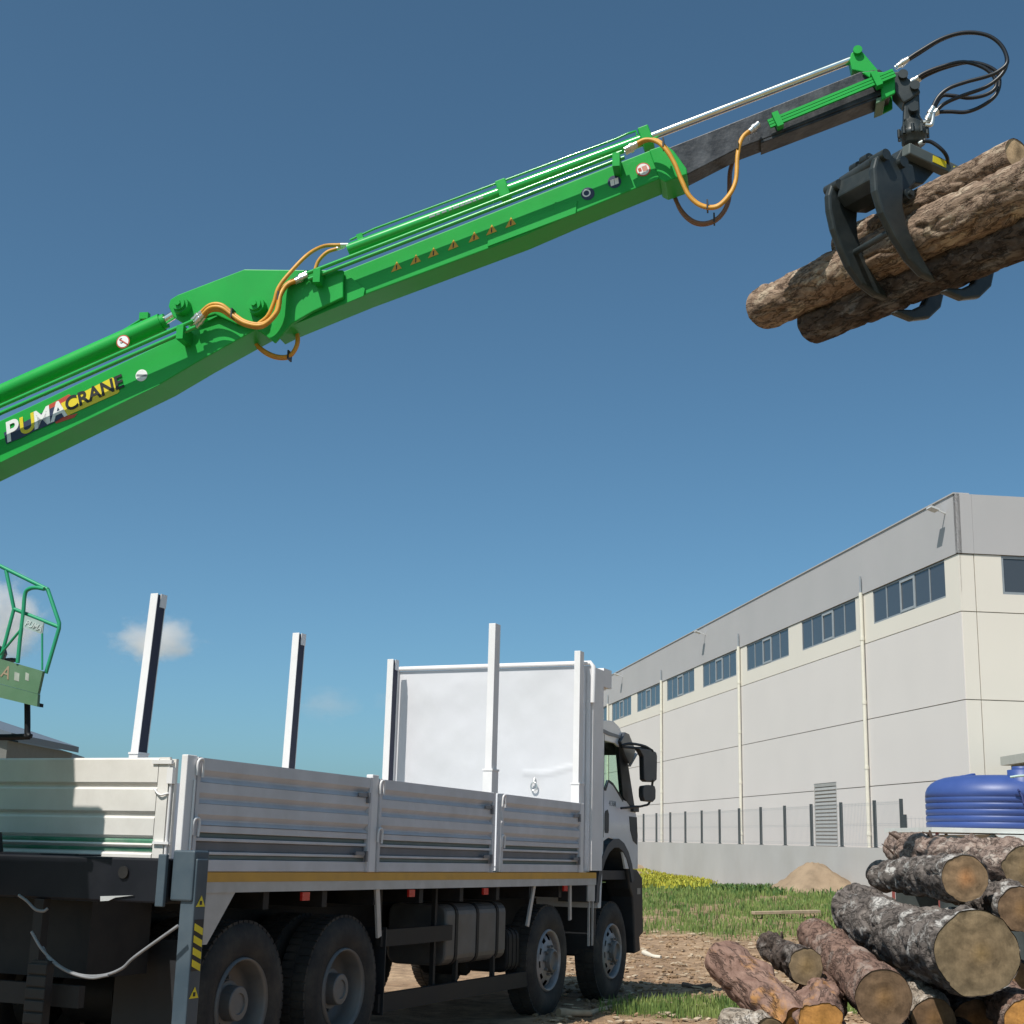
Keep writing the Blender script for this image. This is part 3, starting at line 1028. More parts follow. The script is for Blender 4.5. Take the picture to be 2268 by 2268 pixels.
def make_wheel(front, c, rad=0.535):
    """c: hub centre on the outer face side; the wheel's axis points outwards (to the right)"""
    ax = -TL
    wd = 0.30
    base = link_part('wheel', None, truck)
    WORLD[base.name] = Matrix.Translation(TMI @ c)
    base.location = TMI @ c
    o = c - ax * (wd / 2)
    t = MB()
    t.lathe(o, ax, [(-wd / 2 + 0.02, 0.30), (-wd / 2, 0.36), (-wd / 2, rad - 0.09), (-wd / 2 + 0.03, rad - 0.02), (-wd / 2 + 0.06, rad), (wd / 2 - 0.06, rad), (wd / 2 - 0.03, rad - 0.02), (wd / 2, rad - 0.10), (wd / 2 - 0.004, 0.36), (wd / 2 - 0.03, 0.30)], 56, TF)
    lugs(t, o, ax, rad, wd, 54)
    t.build('tyre', RUBBER, base)
    r = MB()
    if front:
        # convex disc with round hand holes
        r.lathe(o, ax, [(wd / 2 - 0.03, 0.302), (wd / 2 - 0.005, 0.29), (wd / 2 - 0.03, 0.272), (wd / 2 - 0.09, 0.268)], 48, TF)
        n = 60
        prof = [(0.268, wd / 2 - 0.09), (0.255, wd / 2 - 0.07), (0.225, wd / 2 - 0.045), (0.195, wd / 2 - 0.03), (0.165, wd / 2 - 0.02), (0.11, wd / 2 - 0.015)]
        y = ax.cross(TF)
        vs = [o + ax * d + (TF * math.cos(2 * PI * i / n) + y * math.sin(2 * PI * i / n)) * q for q, d in prof for i in range(n)]
        fs = []
        for j in range(len(prof) - 1):
            for i in range(n):
                if j in (1, 2) and i % 6 in (0, 1, 2): continue
                k = (i + 1) % n
                fs.append((j * n + i, j * n + k, (j + 1) * n + k, (j + 1) * n + i))
        r.add(vs, fs, True)
        rim = r.build('rim', RIM_ALU, base)
        MB().lathe(o, ax, [(wd / 2 - 0.2, 0.28), (wd / 2 - 0.2, 0.02)], 24, TF).build('rim_back', CHASSIS, base)
        h = MB().lathe(o, ax, [(wd / 2 - 0.02, 0.118), (wd / 2 + 0.035, 0.112), (wd / 2 + 0.045, 0.09), (wd / 2 + 0.02, 0.075), (wd / 2 + 0.02, 0.001)], 28, TF)
    else:
        # deep dished rim of the rear pair with the axle end inside
        r.lathe(o, ax, [(wd / 2 - 0.03, 0.302), (wd / 2 - 0.002, 0.292), (wd / 2 - 0.03, 0.275), (wd / 2 - 0.14, 0.262), (wd / 2 - 0.19, 0.25), (wd / 2 - 0.2, 0.14)], 48, TF)
        rim = r.build('rim', RIM, base)
        h = MB().lathe(o, ax, [(wd / 2 - 0.2, 0.15), (wd / 2 - 0.13, 0.145), (wd / 2 - 0.129, 0.125), (wd / 2 - 0.128, 0.118), (wd / 2 - 0.045, 0.112), (wd / 2 - 0.04, 0.106), (wd / 2 - 0.039, 0.07), (wd / 2 - 0.05, 0.066), (wd / 2 - 0.05, 0.001)], 28, TF)
    h.build('hub', RIM, base).data.polygons.foreach_set('use_smooth', [False] * len(h.f))
    y = ax.cross(TF)
    b = MB()
    for i in range(10):
        a = 2 * PI * i / 10
        q = 0.14 if front else 0.17
        p = o + ax * (wd / 2 - (0.02 if front else 0.2)) + (TF * math.cos(a) + y * math.sin(a)) * q
        b.cone(p, p + ax * 0.035, 0.013, n=6, smooth=False)
    b.build('wheel_nuts', RIM, base)
    return base


HUBZ = 0.52
fwheel = make_wheel(True, T(8.28, 0.06, HUBZ))
rwheel = make_wheel(False, T(0.96, 0.06, HUBZ))


def put_wheel(src, t, left=False, inner=False):
    o = copy_tree(src, truck)
    w_ = 0.06 if not inner else 0.40
    o.location = (t, w_ if not left else BW - w_, HUBZ)
    if left: o.rotation_euler = (0, 0, PI)
    return o


put_wheel(fwheel, 6.40)
put_wheel(fwheel, 8.28, True)
put_wheel(fwheel, 6.40, True)
put_wheel(rwheel, 2.31)
put_wheel(rwheel, 0.96, False, True)
put_wheel(rwheel, 2.31, False, True)
for t in (0.96, 2.31):
    put_wheel(rwheel, t, True)
    put_wheel(rwheel, t, True, True)
for t in (0.96, 2.31, 6.40, 8.28):
    MB().cone(T(t, 0.3, HUBZ), T(t, BW - 0.3, HUBZ), 0.075, n=14).build('axle', CHASSIS, truck)
    MB().cone(T(t, 1.0, HUBZ), T(t, 1.45, HUBZ), 0.2, n=14).build('axle_housing', CHASSIS, truck)
for t in (0.35, 2.95):
    tb((t - 0.005, 0.08, 0.28), (t + 0.005, 0.66, 0.95)).build('mud_flap', PLASTIC, truck)

# ---- cab
CW = 2.44
cab_side = [(7.72, 1.0), (7.72, 2.98), (7.80, 3.06), (8.15, 3.08), (8.36, 3.03), (8.55, 2.90), (8.98, 2.06), (9.05, 1.80), (9.05, 1.42), (8.62, 1.42), (8.50, 1.62), (8.28, 1.74), (8.02, 1.76), (7.86, 1.72), (7.80, 1.0)]
WO = [(7.90, 2.30), (7.83, 2.80), (8.22, 2.82), (8.34, 2.78), (8.50, 2.22), (8.30, 2.32), (8.12, 2.36)]       # side window outline
cabm = MB()
# walls with a real window opening: side skins are two polygons round the window
up_sk = [(7.72, 2.30), (7.72, 2.98), (7.80, 3.06), (8.15, 3.08), (8.36, 3.03), (8.55, 2.90), (8.60, 2.80), (8.34, 2.80), (8.22, 2.83), (7.85, 2.83), (7.86, 2.30)]
apil = [(8.36, 2.799), (8.60, 2.799), (8.98, 2.06), (8.62, 2.20), (8.52, 2.24)]
low_sk = [(7.72, 1.0), (7.72, 2.299), (7.91, 2.299), (8.0, 2.40), (8.15, 2.37), (8.34, 2.28), (8.50, 2.20), (8.62, 2.19), (8.98, 2.055), (9.05, 1.80), (9.05, 1.42), (8.62, 1.42), (8.50, 1.62), (8.28, 1.74), (8.02, 1.76), (7.86, 1.72), (7.80, 1.0)]
cab_frame = None
for s, w0 in ((1, 0.04), (-1, CW - 0.02)):
    m = MB().prism([T(t, w0, z) for t, z in up_sk], TL * (0.03 * s))
    m.prism([T(t, w0, z) for t, z in low_sk], TL * (0.03 * s))
    o = m.build('cab_side', CABW, truck, bevel=0.006)
    MB().prism([T(t, w0 + 0.004 * s, z) for t, z in apil], TL * (0.05 * s)).build('door_pillar', PLASTIC, o, bevel=0.005)
    MB().prism([T(t, w0 + 0.012 * s, z) for t, z in ((7.86, 2.30), (7.86, 2.83), (8.22, 2.83), (8.37, 2.80), (8.53, 2.22), (8.34, 2.28), (8.15, 2.37), (8.0, 2.40), (7.91, 2.30))], TL * (0.004 * s)).build('side_window', CLEAR, o)
    if s == 1:
        MB().prism([T(t, 0.036, z) for t, z in ((7.86, 2.275), (7.92, 2.275), (8.0, 2.375), (8.15, 2.345), (8.34, 2.255), (8.50, 2.175), (8.50, 2.205), (8.34, 2.285), (8.15, 2.375), (8.0, 2.405), (7.9, 2.31), (7.86, 2.31))], TL * 0.003).build('window_seal', PLASTIC, o)
        MB().prism([T(7.845, 0.0375, 1.76), T(7.853, 0.0375, 1.76), T(7.853, 0.0375, 2.9), T(7.845, 0.0375, 2.9)], TL * 0.002).build('door_gap', PLASTIC, o)
        hp_ = [(7.88, 1.84), (7.90, 1.81), (8.0, 1.81), (8.02, 1.84), (8.02, 2.02), (7.98, 2.07), (7.90, 2.05), (7.88, 2.02)]
        MB().prism([T(t, 0.036, z) for t, z in hp_], TL * 0.003).build('door_handle', PLASTIC, o)
        text_part('door_lettering', '4136M', GREY_S, o, T(8.02, 0.0385, 2.115), TF, TU, 0.085, 0.001, extrude=0.001)
        ln = [(8.72, 2.02), (8.99, 2.02), (9.02, 1.82), (9.0, 1.70), (8.86, 1.74), (8.76, 1.86)]
        MB().prism([T(t, 0.034, z) for t, z in ln], TL * 0.006).build('corner_lamp', PLASTIC, o, bevel=0.003)
MB().prism([T(t, 0.071, z) for t, z in ((7.72, 1.0), (7.72, 2.98), (7.76, 2.98), (7.76, 1.0))], TL * (CW - 0.122)).build('cab_back', CABW, truck)
rf = MB()
rfp = [(7.72, 2.981), (7.80, 3.061), (8.15, 3.081), (8.36, 3.031), (8.55, 2.901), (8.52, 2.86), (8.33, 2.98), (8.15, 3.03), (7.82, 3.01)]
rf.prism([T(t, 0.0705, z) for t, z in rfp], TL * (CW - 0.121))
rf.build('cab_roof', CABW, truck)
MB().prism([T(t, 0.0715, z) for t, z in ((8.55, 2.895), (9.0, 2.06), (8.97, 2.05), (8.52, 2.86))], TL * (CW - 0.123)).build('windscreen', CLEAR, truck)
MB().prism([T(t, 0.0725, z) for t, z in ((9.0, 2.05), (9.10, 1.80), (9.12, 1.42), (9.04, 1.42), (9.04, 1.80), (8.96, 2.05))], TL * (CW - 0.125)).build('cab_front', CABW, truck)
MB().box((7.80, 0.09, 1.30), (9.0, CW - 0.09, 1.40), TM).build('cab_floor', PLASTIC, truck)
MB().box((8.2, 1.5, 1.41), (8.6, 2.1, 2.25), TM).build('seat', PLASTIC, truck, bevel=0.05)
# roof side moulding and visor
MB().prism([T(t, 0.028, z) for t, z in ((7.74, 2.92), (8.0, 2.90), (8.40, 2.90), (8.40, 2.93), (8.0, 2.94), (7.74, 2.96))], TL * 0.01).build('roof_moulding', M('grey_plastic', (0.2, 0.21, 0.22), 0.5), truck)
vz = MB().prism([T(t, 0.0, z) for t, z in ((8.30, 2.86), (8.46, 2.98), (8.60, 2.97), (8.84, 2.80), (8.74, 2.66), (8.60, 2.62), (8.44, 2.72))], TL * 0.05)
vz.prism([T(t, 0.05, z) for t, z in ((8.46, 2.98), (8.62, 2.97), (8.90, 2.76), (8.87, 2.74), (8.60, 2.93), (8.46, 2.95))], TL * (CW - 0.1))
vz.build('sun_visor', M('smoked_visor', (0.06, 0.065, 0.075), 0.3), truck, bevel=0.01)
MB().bar(T(8.66, 0.02, 2.60), T(8.86, 0.0, 2.76), 0.03, 0.02).build('visor_stay', WHITE, truck)
# wheel arch, bumper, step
ar = []
for k in range(11):
    a = R(180 - k * 16)
    ar.append((8.28 + 0.66 * math.cos(a), 1.06 + 0.70 * math.sin(a)))
inn = [(8.28 + (t - 8.28) * 0.86, 1.06 + (z - 1.06) * 0.86) for t, z in ar]
MB().prism([T(t, 0.03, z) for t, z in ar] + [T(t, 0.03, z) for t, z in inn[::-1]], TL * 0.45).build('wheel_arch', M('arch_grey', (0.06, 0.065, 0.075), 0.55), truck)
for s_, w0 in ((1, 0.05), (-1, CW - 0.05)):
    bm_ = MB().prism([T(t, w0, z) for t, z in ((8.72, 1.415), (9.06, 1.415), (9.26, 1.32), (9.30, 0.68), (9.16, 0.64), (9.20, 0.48), (9.0, 0.46), (8.94, 0.9), (8.90, 1.10), (8.80, 1.2))], TL * (0.3 * s_))
    bm_.build('bumper_end', PLASTIC, truck, bevel=0.02)
tb((9.0, 0.352, 0.55), (9.34, CW - 0.352, 1.25)).build('bumper', PLASTIC, truck, bevel=0.03)
tb((9.02, 0.30, 1.26), (9.22, CW - 0.30, 1.415)).build('grille', PLASTIC, truck)
tb((9.05, 0.047, 1.13), (9.17, 0.053, 1.20)).build('side_lamp', M('amber_lens', (0.3, 0.28, 0.26), 0.3), truck)
tb((7.74, 0.1, 0.5), (7.80, 0.7, 1.0)).build('cab_skirt', PLASTIC, truck)
MB().cone(T(7.66, 0.15, 2.0), T(7.66, 0.15, 3.42), 0.03, n=12).build('air_intake_pipe', STEELRAIL, truck)
# mirrors on their bowed arm
mf = MB()
arm = [ts(1240 + x / 5.367, 1440 + y / 5.367, -0.2) for x, y in ((905, 1130), (960, 1110), (1060, 1140), (1100, 1195))]
mf.tube([T(t, -0.02 - 0.06 * i, z) for i, (t, z) in enumerate(arm)], 0.016)
arm2 = [ts(1240 + x / 5.367, 1440 + y / 5.367, -0.2) for x, y in ((910, 1150), (985, 1160), (1070, 1165), (1105, 1200))]
mf.tube([T(t, -0.02 - 0.06 * i, z) for i, (t, z) in enumerate(arm2)], 0.014)
arm3 = [ts(1240 + x / 5.367, 1440 + y / 5.367, -0.2) for x, y in ((1105, 1540), (1112, 1800), (1080, 1850), (1000, 1868), (905, 1880))]
mf.tube([T(t, -0.2 + 0.045 * i, z) for i, (t, z) in enumerate(arm3)], 0.014)
mir = mf.build('mirror_arm', PLASTIC, truck)
for poly in (((940, 1165), (1100, 1185), (1150, 1215), (1160, 1260), (1155, 1540), (1125, 1568), (1030, 1565), (1003, 1540), (995, 1265)), ((1000, 1612), (1070, 1602), (1130, 1612), (1143, 1660), (1140, 1770), (1110, 1805), (1010, 1795), (992, 1740), (990, 1650))):
    q = [ts(1240 + x / 5.367, 1440 + y / 5.367, -0.2) for x, y in poly]
    MB().prism([T(t, -0.2, z) for t, z in q], TL * 0.07 + TF * 0.03).build('mirror_housing', PLASTIC, mir, bevel=0.012)
q = [ts(1240 + x / 5.367, 1440 + y / 5.367, 0.03) for x, y in ((848, 1845), (915, 1845), (915, 1925), (848, 1920))]
MB().prism([T(t, 0.0, z) for t, z in q], TL * 0.05).build('mirror_bracket', PLASTIC, mir, bevel=0.006)

# ================================================================ the log loading crane on the truck's tail
BA = R(-10)
BU = V((math.cos(BA), math.sin(BA), 0))                             # horizontal direction of the boom
BNR = V((math.sin(BA), -math.cos(BA), 0))                           # towards the camera, across the boom
CB = V((-3.45, 9.14, 0))                                           # foot of the crane column
crane = thing('loader_crane', 'bright green knuckle boom crane with a black extension on the truck tail', 'crane', CB)


def bo(px, py, off=0.0):
    return sight(px, py, CB + BNR * off, BNR)


def z1(x, y, off=0.0): return bo(x / 2.542, 560 + y / 2.542, off)
def z2(x, y, off=0.0): return bo(560 + x / 3.22, 360 + y / 3.22, off)
def z3(x, y, off=0.0): return bo(1080 + x / 3.019, 200 + y / 3.019, off)
def z4(x, y, off=0.0): return bo(1600 + x / 2.892, 40 + y / 2.892, off)


def slab(pts, w0, w1, name, mat, parent, bevel=0.006):
    """outline lying on the plane w0 in front of the boom's centre plane, extruded back to w1"""
    return MB().prism(pts, BNR * (w1 - w0)).build(name, mat, parent, bevel)


H1 = 0.13                                                          # half width of the main boom
o1 = [z1(-420, 1385, H1), z1(0, 1180, H1), z1(900, 740, H1), z1(985, 690, H1), z1(1120, 610, H1), z1(1400, 455, H1), z1(1500, 400, H1), z1(1500, 330, H1), z1(1390, 270, H1), z1(1100, 415, H1), z1(1000, 470, H1), z1(0, 945, H1), z1(-420, 1145, H1)]
main = slab(o1, H1, -H1, 'main_boom', GREEN, crane)
o1b = [z1(900, 740, H1 + 0.002), z1(985, 690, H1 + 0.002), z1(1120, 610, H1 + 0.002), z1(1150, 560, H1 + 0.002), z1(1060, 640, H1 + 0.002), z1(940, 700, H1 + 0.002)]
# wear band along the boom's foot
MB().prism([z1(-420, 1385, H1 + 0.004), z1(0, 1180, H1 + 0.004), z1(900, 740, H1 + 0.004), z1(900, 725, H1 + 0.004), z1(0, 1165, H1 + 0.004), z1(-420, 1370, H1 + 0.004)], BNR * -0.0035).build('edge_strip', GREEN, main)
# knuckle plates, near and far
kn = [(948, 300), (958, 262), (1000, 236), (1375, 92), (1740, 96), (1932, 96), (1932, 250), (1760, 330), (1640, 400), (1545, 505), (1510, 478), (1400, 400), (1330, 400), (1210, 345), (1100, 380), (1030, 395), (975, 360)]
knuckle = slab([z1(x, y, H1 + 0.036) for x, y in kn], H1 + 0.036, H1 + 0.006, 'knuckle_plate', GREEN, crane)
kf = kn[:4] + [(1700, 96), (1690, 200), (1480, 380)] + kn[11:]
slab([z1(x, y, H1 + 0.036) + BNR * -(2 * H1 + 0.042) for x, y in kf], -H1 - 0.006, -H1 - 0.036, 'knuckle_plate', GREEN, crane)
for (x, y) in ((1010, 290), (1437, 292)):
    p = z1(x, y, H1 + 0.1) - BNR * (H1 + 0.1)
    pin = MB().cone(p - BNR * 0.2, p + BNR * (H1 + 0.105), 0.058, n=24)
    pin.cone(p + BNR * (H1 + 0.105), p + BNR * (H1 + 0.125), 0.042, n=20).cone(p + BNR * (H1 + 0.125), p + BNR * (H1 + 0.14), 0.02, n=6)
    pin.build('pin', GREEN, knuckle)
# outer boom
H2 = 0.115
ob = [(90, 1255), (-10, 1215), (-10, 1000), (250, 900), (570, 790), (655, 770), (1932, 265)]
ob_pts = [z2(150, 1215, H2), z2(250, 1165, H2), z2(790, 945, H2), z2(1932, 520, H2), z3(590, 820, H2), z3(1190, 575, H2), z3(1215, 530, H2), z3(1100, 395, H2), z3(860, 490, H2), z2(1932, 268, H2), z2(655, 772, H2), z2(560, 800, H2), z2(250, 850, H2), z2(60, 1050, H2)]
outer = slab(ob_pts, H2, -H2, 'outer_boom', GREEN, crane)
# doubler plates welded on its side: three stepped lengths
for pts in ([z2(150, 1215, H2 + 0.012), z2(790, 952, H2 + 0.012), z2(800, 900, H2 + 0.012), z2(690, 810, H2 + 0.012), z2(655, 775, H2 + 0.012), z2(560, 800, H2 + 0.012), z2(300, 900, H2 + 0.012), z2(180, 1100, H2 + 0.012)],
            [z3(590, 822, H2 + 0.008), z3(0, 1045, H2 + 0.008), z3(0, 990, H2 + 0.008), z3(220, 905, H2 + 0.008), z3(300, 845, H2 + 0.008), z3(440, 800, H2 + 0.008), z3(450, 745, H2 + 0.008), z3(530, 760, H2 + 0.008), z3(600, 735, H2 + 0.008)]):
    MB().prism(pts, BNR * -0.0115).build('doubler_plate', GREEN, outer, bevel=0.003)
sole = [z2(150, 1225, H2), z3(590, 828, H2), z3(1190, 583, H2)]
# end collar
co = [z3(1080, 398, H2 + 0.02), z3(1150, 375, H2 + 0.02), z3(1190, 362, H2 + 0.02), z3(1245, 405, H2 + 0.02), z3(1330, 522, H2 + 0.02), z3(1335, 560, H2 + 0.02), z3(1190, 612, H2 + 0.02), z3(1150, 592, H2 + 0.02)]
collar = slab(co, H2 + 0.02, -H2 - 0.02, 'end_collar', GREEN, crane)
# black extension
H3 = 0.085
ex = [z3(1180, 395, H3), z4(0, 695, H3), z4(880, 345, H3), z4(1005, 325, H3), z4(1080, 380, H3), z4(1080, 470, H3), z4(1000, 500, H3), z4(100, 835, H3), z3(1340, 560, H3), z3(1180, 600, H3)]
ext = slab(ex, H3, -H3, 'extension_boom', BLACK_STEEL, crane)
ex2 = [z4(245, 781, H3), z4(1000, 500, H3), z4(1000, 512, H3), z4(245, 800, H3)]
slab([q - BNR * 0.004 for q in ex2], H3 - 0.004, -H3 + 0.004, 'lower_sleeve', BLACK_STEEL, ext, 0.003)
slab([z4(985, 515, H3 + 0.01), z4(1045, 490, H3 + 0.01), z4(1042, 525, H3 + 0.01), z4(985, 548, H3 + 0.01)], H3 + 0.01, -H3 - 0.01, 'stop_block', PALE_GREEN, ext, 0.004)
# green head: bracket up to the extension rod and plates over the tip
hb_ = [z4(815, 260, 0.05), z4(825, 222, 0.05), z4(855, 205, 0.05), z4(895, 212, 0.05), z4(1000, 335, 0.05), z4(1020, 430, 0.05), z4(960, 380, 0.05), z4(900, 345, 0.05), z4(830, 330, 0.05)]
slab(hb_, 0.05, -0.05, 'rod_bracket', GREEN, ext)
p = z4(862, 240, 0)
MB().cone(p - BNR * 0.075, p + BNR * 0.075, 0.028, n=16).build('pin', GREEN, ext)
th_ = [z4(890, 345, H3 + 0.022), z4(985, 335, H3 + 0.022), z4(1000, 345, H3 + 0.022), z4(1105, 340, H3 + 0.022), z4(1108, 480, H3 + 0.022), z4(1020, 525, H3 + 0.022), z4(1015, 430, H3 + 0.022)]
slab(th_, H3 + 0.022, H3 + 0.002, 'tip_plate', GREEN, ext)
slab([q - BNR * (2 * H3 + 0.024) for q in th_], -H3 - 0.002, -H3 - 0.022, 'tip_plate', GREEN, ext)
# hose rail on the extension's side
ra, rb_ = z4(298, 680, H3 + 0.05), z4(1100, 352, H3 + 0.05)
dn = (rb_ - ra).cross(BNR).normalized()
for k in (-1, 0, 1):
    MB().bar(ra - dn * 0.02 * k, rb_ - dn * 0.02 * k, 0.018, 0.016, side=BNR).build('guide_pipe', GREEN, ext)
MB().obox(ra + (rb_ - ra) * 0.07, (rb_ - ra).normalized() * 0.02, dn * 0.05, BNR * 0.03).build('pipe_clamp', GREEN, ext)
MB().obox(ra + (rb_ - ra) * 0.86, (rb_ - ra).normalized() * 0.02, dn * 0.05, BNR * 0.03).build('pipe_clamp', GREEN, ext)

# ---- cylinders
ca, cb_ = z1(-420, 985, 0.02), z1(912, 392, 0.02)
lc = MB().cone(ca, cb_, 0.062, n=28)
lc.cone(cb_, cb_ + (cb_ - ca).normalized() * 0.03, 0.05, n=28)
lift = lc.build('knuckle_cylinder', GREEN, crane)
MB().cone(cb_, z1(1010, 330, 0.02), 0.03, n=20).build('cylinder_rod', CHROME, lift)
MB().tube([z1(-200, 905, 0.02), z1(400, 620, 0.02), z1(800, 372, 0.02), z1(822, 345, 0.02), z1(826, 372, 0.02)], 0.008, curve=False).build('oil_pipe', GREEN_GLOSS, lift)
MB().obox(z1(815, 358, 0.02), BU * 0.03, BNR * 0.02, V((0, 0, 0.022))).build('port_block', GREEN, lift)
ea, eb = z2(680, 622, 0.0), z3(1092, 312, 0.0)
ec = MB().cone(ea, eb, 0.040, n=28)
ecyl = ec.build('extension_cylinder', GREEN_GLOSS, crane)
MB().cone(eb, z4(845, 262, 0), 0.026, n=24).build('cylinder_rod', CHROME, ecyl)
eu = (eb - ea).normalized()
en = V((0, 0, 1)) - eu * eu.z
en.normalize()
for q in (0.52, 0.985):
    p = ea + (eb - ea) * q
    MB().obox(p, eu * 0.035, BNR * 0.065, en * 0.06).build('cylinder_clamp', GREEN, ecyl, bevel=0.006)
p = ea + (eb - ea) * 0.52 - en * 0.02 + BNR * 0.07
MB().obox(p - en * 0.02, eu * 0.02, BNR * 0.02, en * 0.05).build('clamp_foot', GREEN, ecyl)
MB().obox(ea + eu * 0.1 + en * 0.055, eu * 0.02, BNR * 0.015, en * 0.02).build('port_block', GREEN, ecyl)
MB().tube([ea + eu * 0.03 + en * 0.06, ea + (eb - ea) * 0.1 + en * 0.075, ea + (eb - ea) * 0.90 + en * 0.072, z3(935, 290, 0), z3(992, 272, 0), z3(998, 300, 0)], 0.008, curve=False).build('oil_pipe', GREEN_GLOSS, ecyl)
for k, wl in enumerate((0.02, 0.012, 0.016, 0.01, 0.02, 0.014, 0.022, 0.012, 0.018)):
    c = ea + (eb - ea) * (0.285 + 0.02 * k) + BNR * 0.040 - en * 0.006
    MB().obox(c, eu * wl, en * 0.006, BNR * 0.002).build('print_mark', GREY_S, ecyl)

# ---- pipe pairs along both booms, standing clear of the faces on brackets
def pipes(a, b, n, gap, r, parent):
    u = (b - a).normalized()
    nn = u.cross(BNR).normalized()
    for k in range(n):
        MB().tube([a + nn * gap * k, b + nn * gap * k], r, curve=False).build('oil_pipe', GREEN_GLOSS, parent)


pipes(z1(-420, 1050, H1 + 0.11), z1(1090, 382, H1 + 0.11), 2, 0.047, 0.0145, main)
pipes(z2(385, 792, H2 + 0.085), z3(900, 410, H2 + 0.085), 2, 0.042, 0.0135, outer)


def bracket(p, length, parent, w=0.03, dn_=0.03):
    """bar standing out from the boom's side under the pipes"""
    MB().obox(p - BNR * length / 2 - V((0, 0, dn_)), BU * w / 2, BNR * (length / 2 + 0.02), V((0, 0, 0.045))).build('pipe_bracket', GREEN, parent)


bracket(z1(1020, 425, H1 + 0.13), 0.135, main, 0.045)
bracket(z2(462, 780, H2 + 0.12), 0.12, outer, 0.045)
bracket(z3(860, 440, H2 + 0.12), 0.12, outer, 0.045)

# ---- hoses and fittings
def hose(pts, r, mat, parent, name='hose', clips=(), fit=True):
    h = MB().tube(pts, r, n=10, sub=8).build(name, mat, parent)
    if fit:
        f = MB()
        for a, b in ((pts[0], pts[1]), (pts[-1], pts[-2])):
            u = (b - a).normalized()
            f.cone(a - u * 0.05, a + u * 0.035, r * 1.25, n=10).cone(a - u * 0.015, a + u * 0.005, r * 1.75, n=6)
        f.build('fitting', FITTING, h)
    return h


HR = 0.0125
for k, of in ((0, 0.075), (1, 0.10), (2, 0.05)):
    d = [0, 16, 34][k]
    hose([z1(1115 + d * .5, 352 + d, H1 + of), z1(1180, 295 + d, H1 + of + .02), z1(1245, 292 + d, H1 + of + .03), z1(1310, 340 + d * .8, H1 + of + .03), z1(1385, 388 + d * .6, H1 + of + .05), z1(1480, 398 + d * .5, H1 + of + .05), z1(1552 + d * .3, 335, H1 + of + .05), z1(1575 + d * .2, 240, H1 + of + .04), z1(1610 + d * .4, 180, H1 + of), z1(1690, 135 + d * .6, H1 + of - .02)], HR, HOSE_Y, main)
hose([z2(40, 1150, H1 + .1), z2(105, 1095, H1 + .11), z2(150, 1000, H1 + .12), z2(185, 890, H1 + .12), z2(275, 775, H1 + .1), z2(395, 655, H1 + .05), z2(505, 597, 0.06), z2(625, 588, 0.03)], HR, HOSE_Y, outer, fit=False)
hose([z2(445, 765, 0.0), z2(470, 700, 0.0), z2(530, 640, 0.0), z2(600, 615, 0.0)], HR, HOSE_Y, outer, fit=False)
f = MB()
f.cone(z2(625, 588, 0.03), z2(680, 588, 0.02), 0.014, n=10).cone(z2(600, 615, 0), z2(655, 595, 0), 0.014, n=10)
f.build('hose_fitting', FITTING, outer)
for k in (0, 1):
    hose([z2(-10 + 8 * k, 1225 + 10 * k, -0.05 - .05 * k), z2(20, 1290 + 8 * k, -0.05 - .05 * k), z2(95, 1350 + 14 * k, -0.05 - .05 * k), z2(180, 1383 + 12 * k, -0.05 - .05 * k), z2(262, 1375 + 10 * k, -0.05 - .05 * k), z2(312 + 6 * k, 1300, -0.05 - .05 * k), z2(318 + 4 * k, 1190, -0.05 - .05 * k)], HR, HOSE_Y, outer, fit=False)
for k in (0, 1):
    of = H2 + 0.10 + 0.03 * k
    hose([z3(965, 392 - 18 * k, of), z3(1050, 340 - 8 * k, of), z3(1128, 335 + 8 * k, of + .01), z3(1190, 385 + 10 * k, of + .02), z3(1250, 490, of + .02), z3(1297, 600 + 6 * k, of + .02), z3(1350, 705 + 5 * k, of + .02), z3(1430, 768 + 6 * k, of + .02), z3(1530, 775 + 6 * k, of + .02), z3(1612, 702 + 5 * k, of + .02), z3(1660, 600, of), z3(1672, 430, of - .02), z3(1703, 318, of - .05), z3(1775, 262 - 8 * k, of - .07)], HR + 0.001, HOSE_Y, outer)
for k in (0, 1):
    of = -0.16 - 0.03 * k
    hose([z3(1215, 600, of), z3(1232 + 6 * k, 670, of), z3(1290, 795 + 8 * k, of), z3(1370, 872 + 10 * k, of), z3(1460, 888 + 8 * k, of), z3(1550, 845 + 6 * k, of), z3(1608 + 4 * k, 740, of), z3(1618 + 4 * k, 560, of), z3(1640, 470, of)], HR + 0.001, M('brown_hose', (0.2, 0.10, 0.06), 0.5, var=0.15), outer, fit=False)
for pt in (z1(1312, 345, H1 + .11), z1(1574, 250, H1 + .12), z2(262, 1380, -.07), z3(1175, 360, H2 + .13), z3(1670, 375, H2 + .09), z3(1470, 775, H2 + .13), z3(1515, 862, -.18)):
    MB().obox(pt, BU * 0.005, BNR * 0.035, V((0, 0, 0.03))).build('cable_tie', PLASTIC, outer)
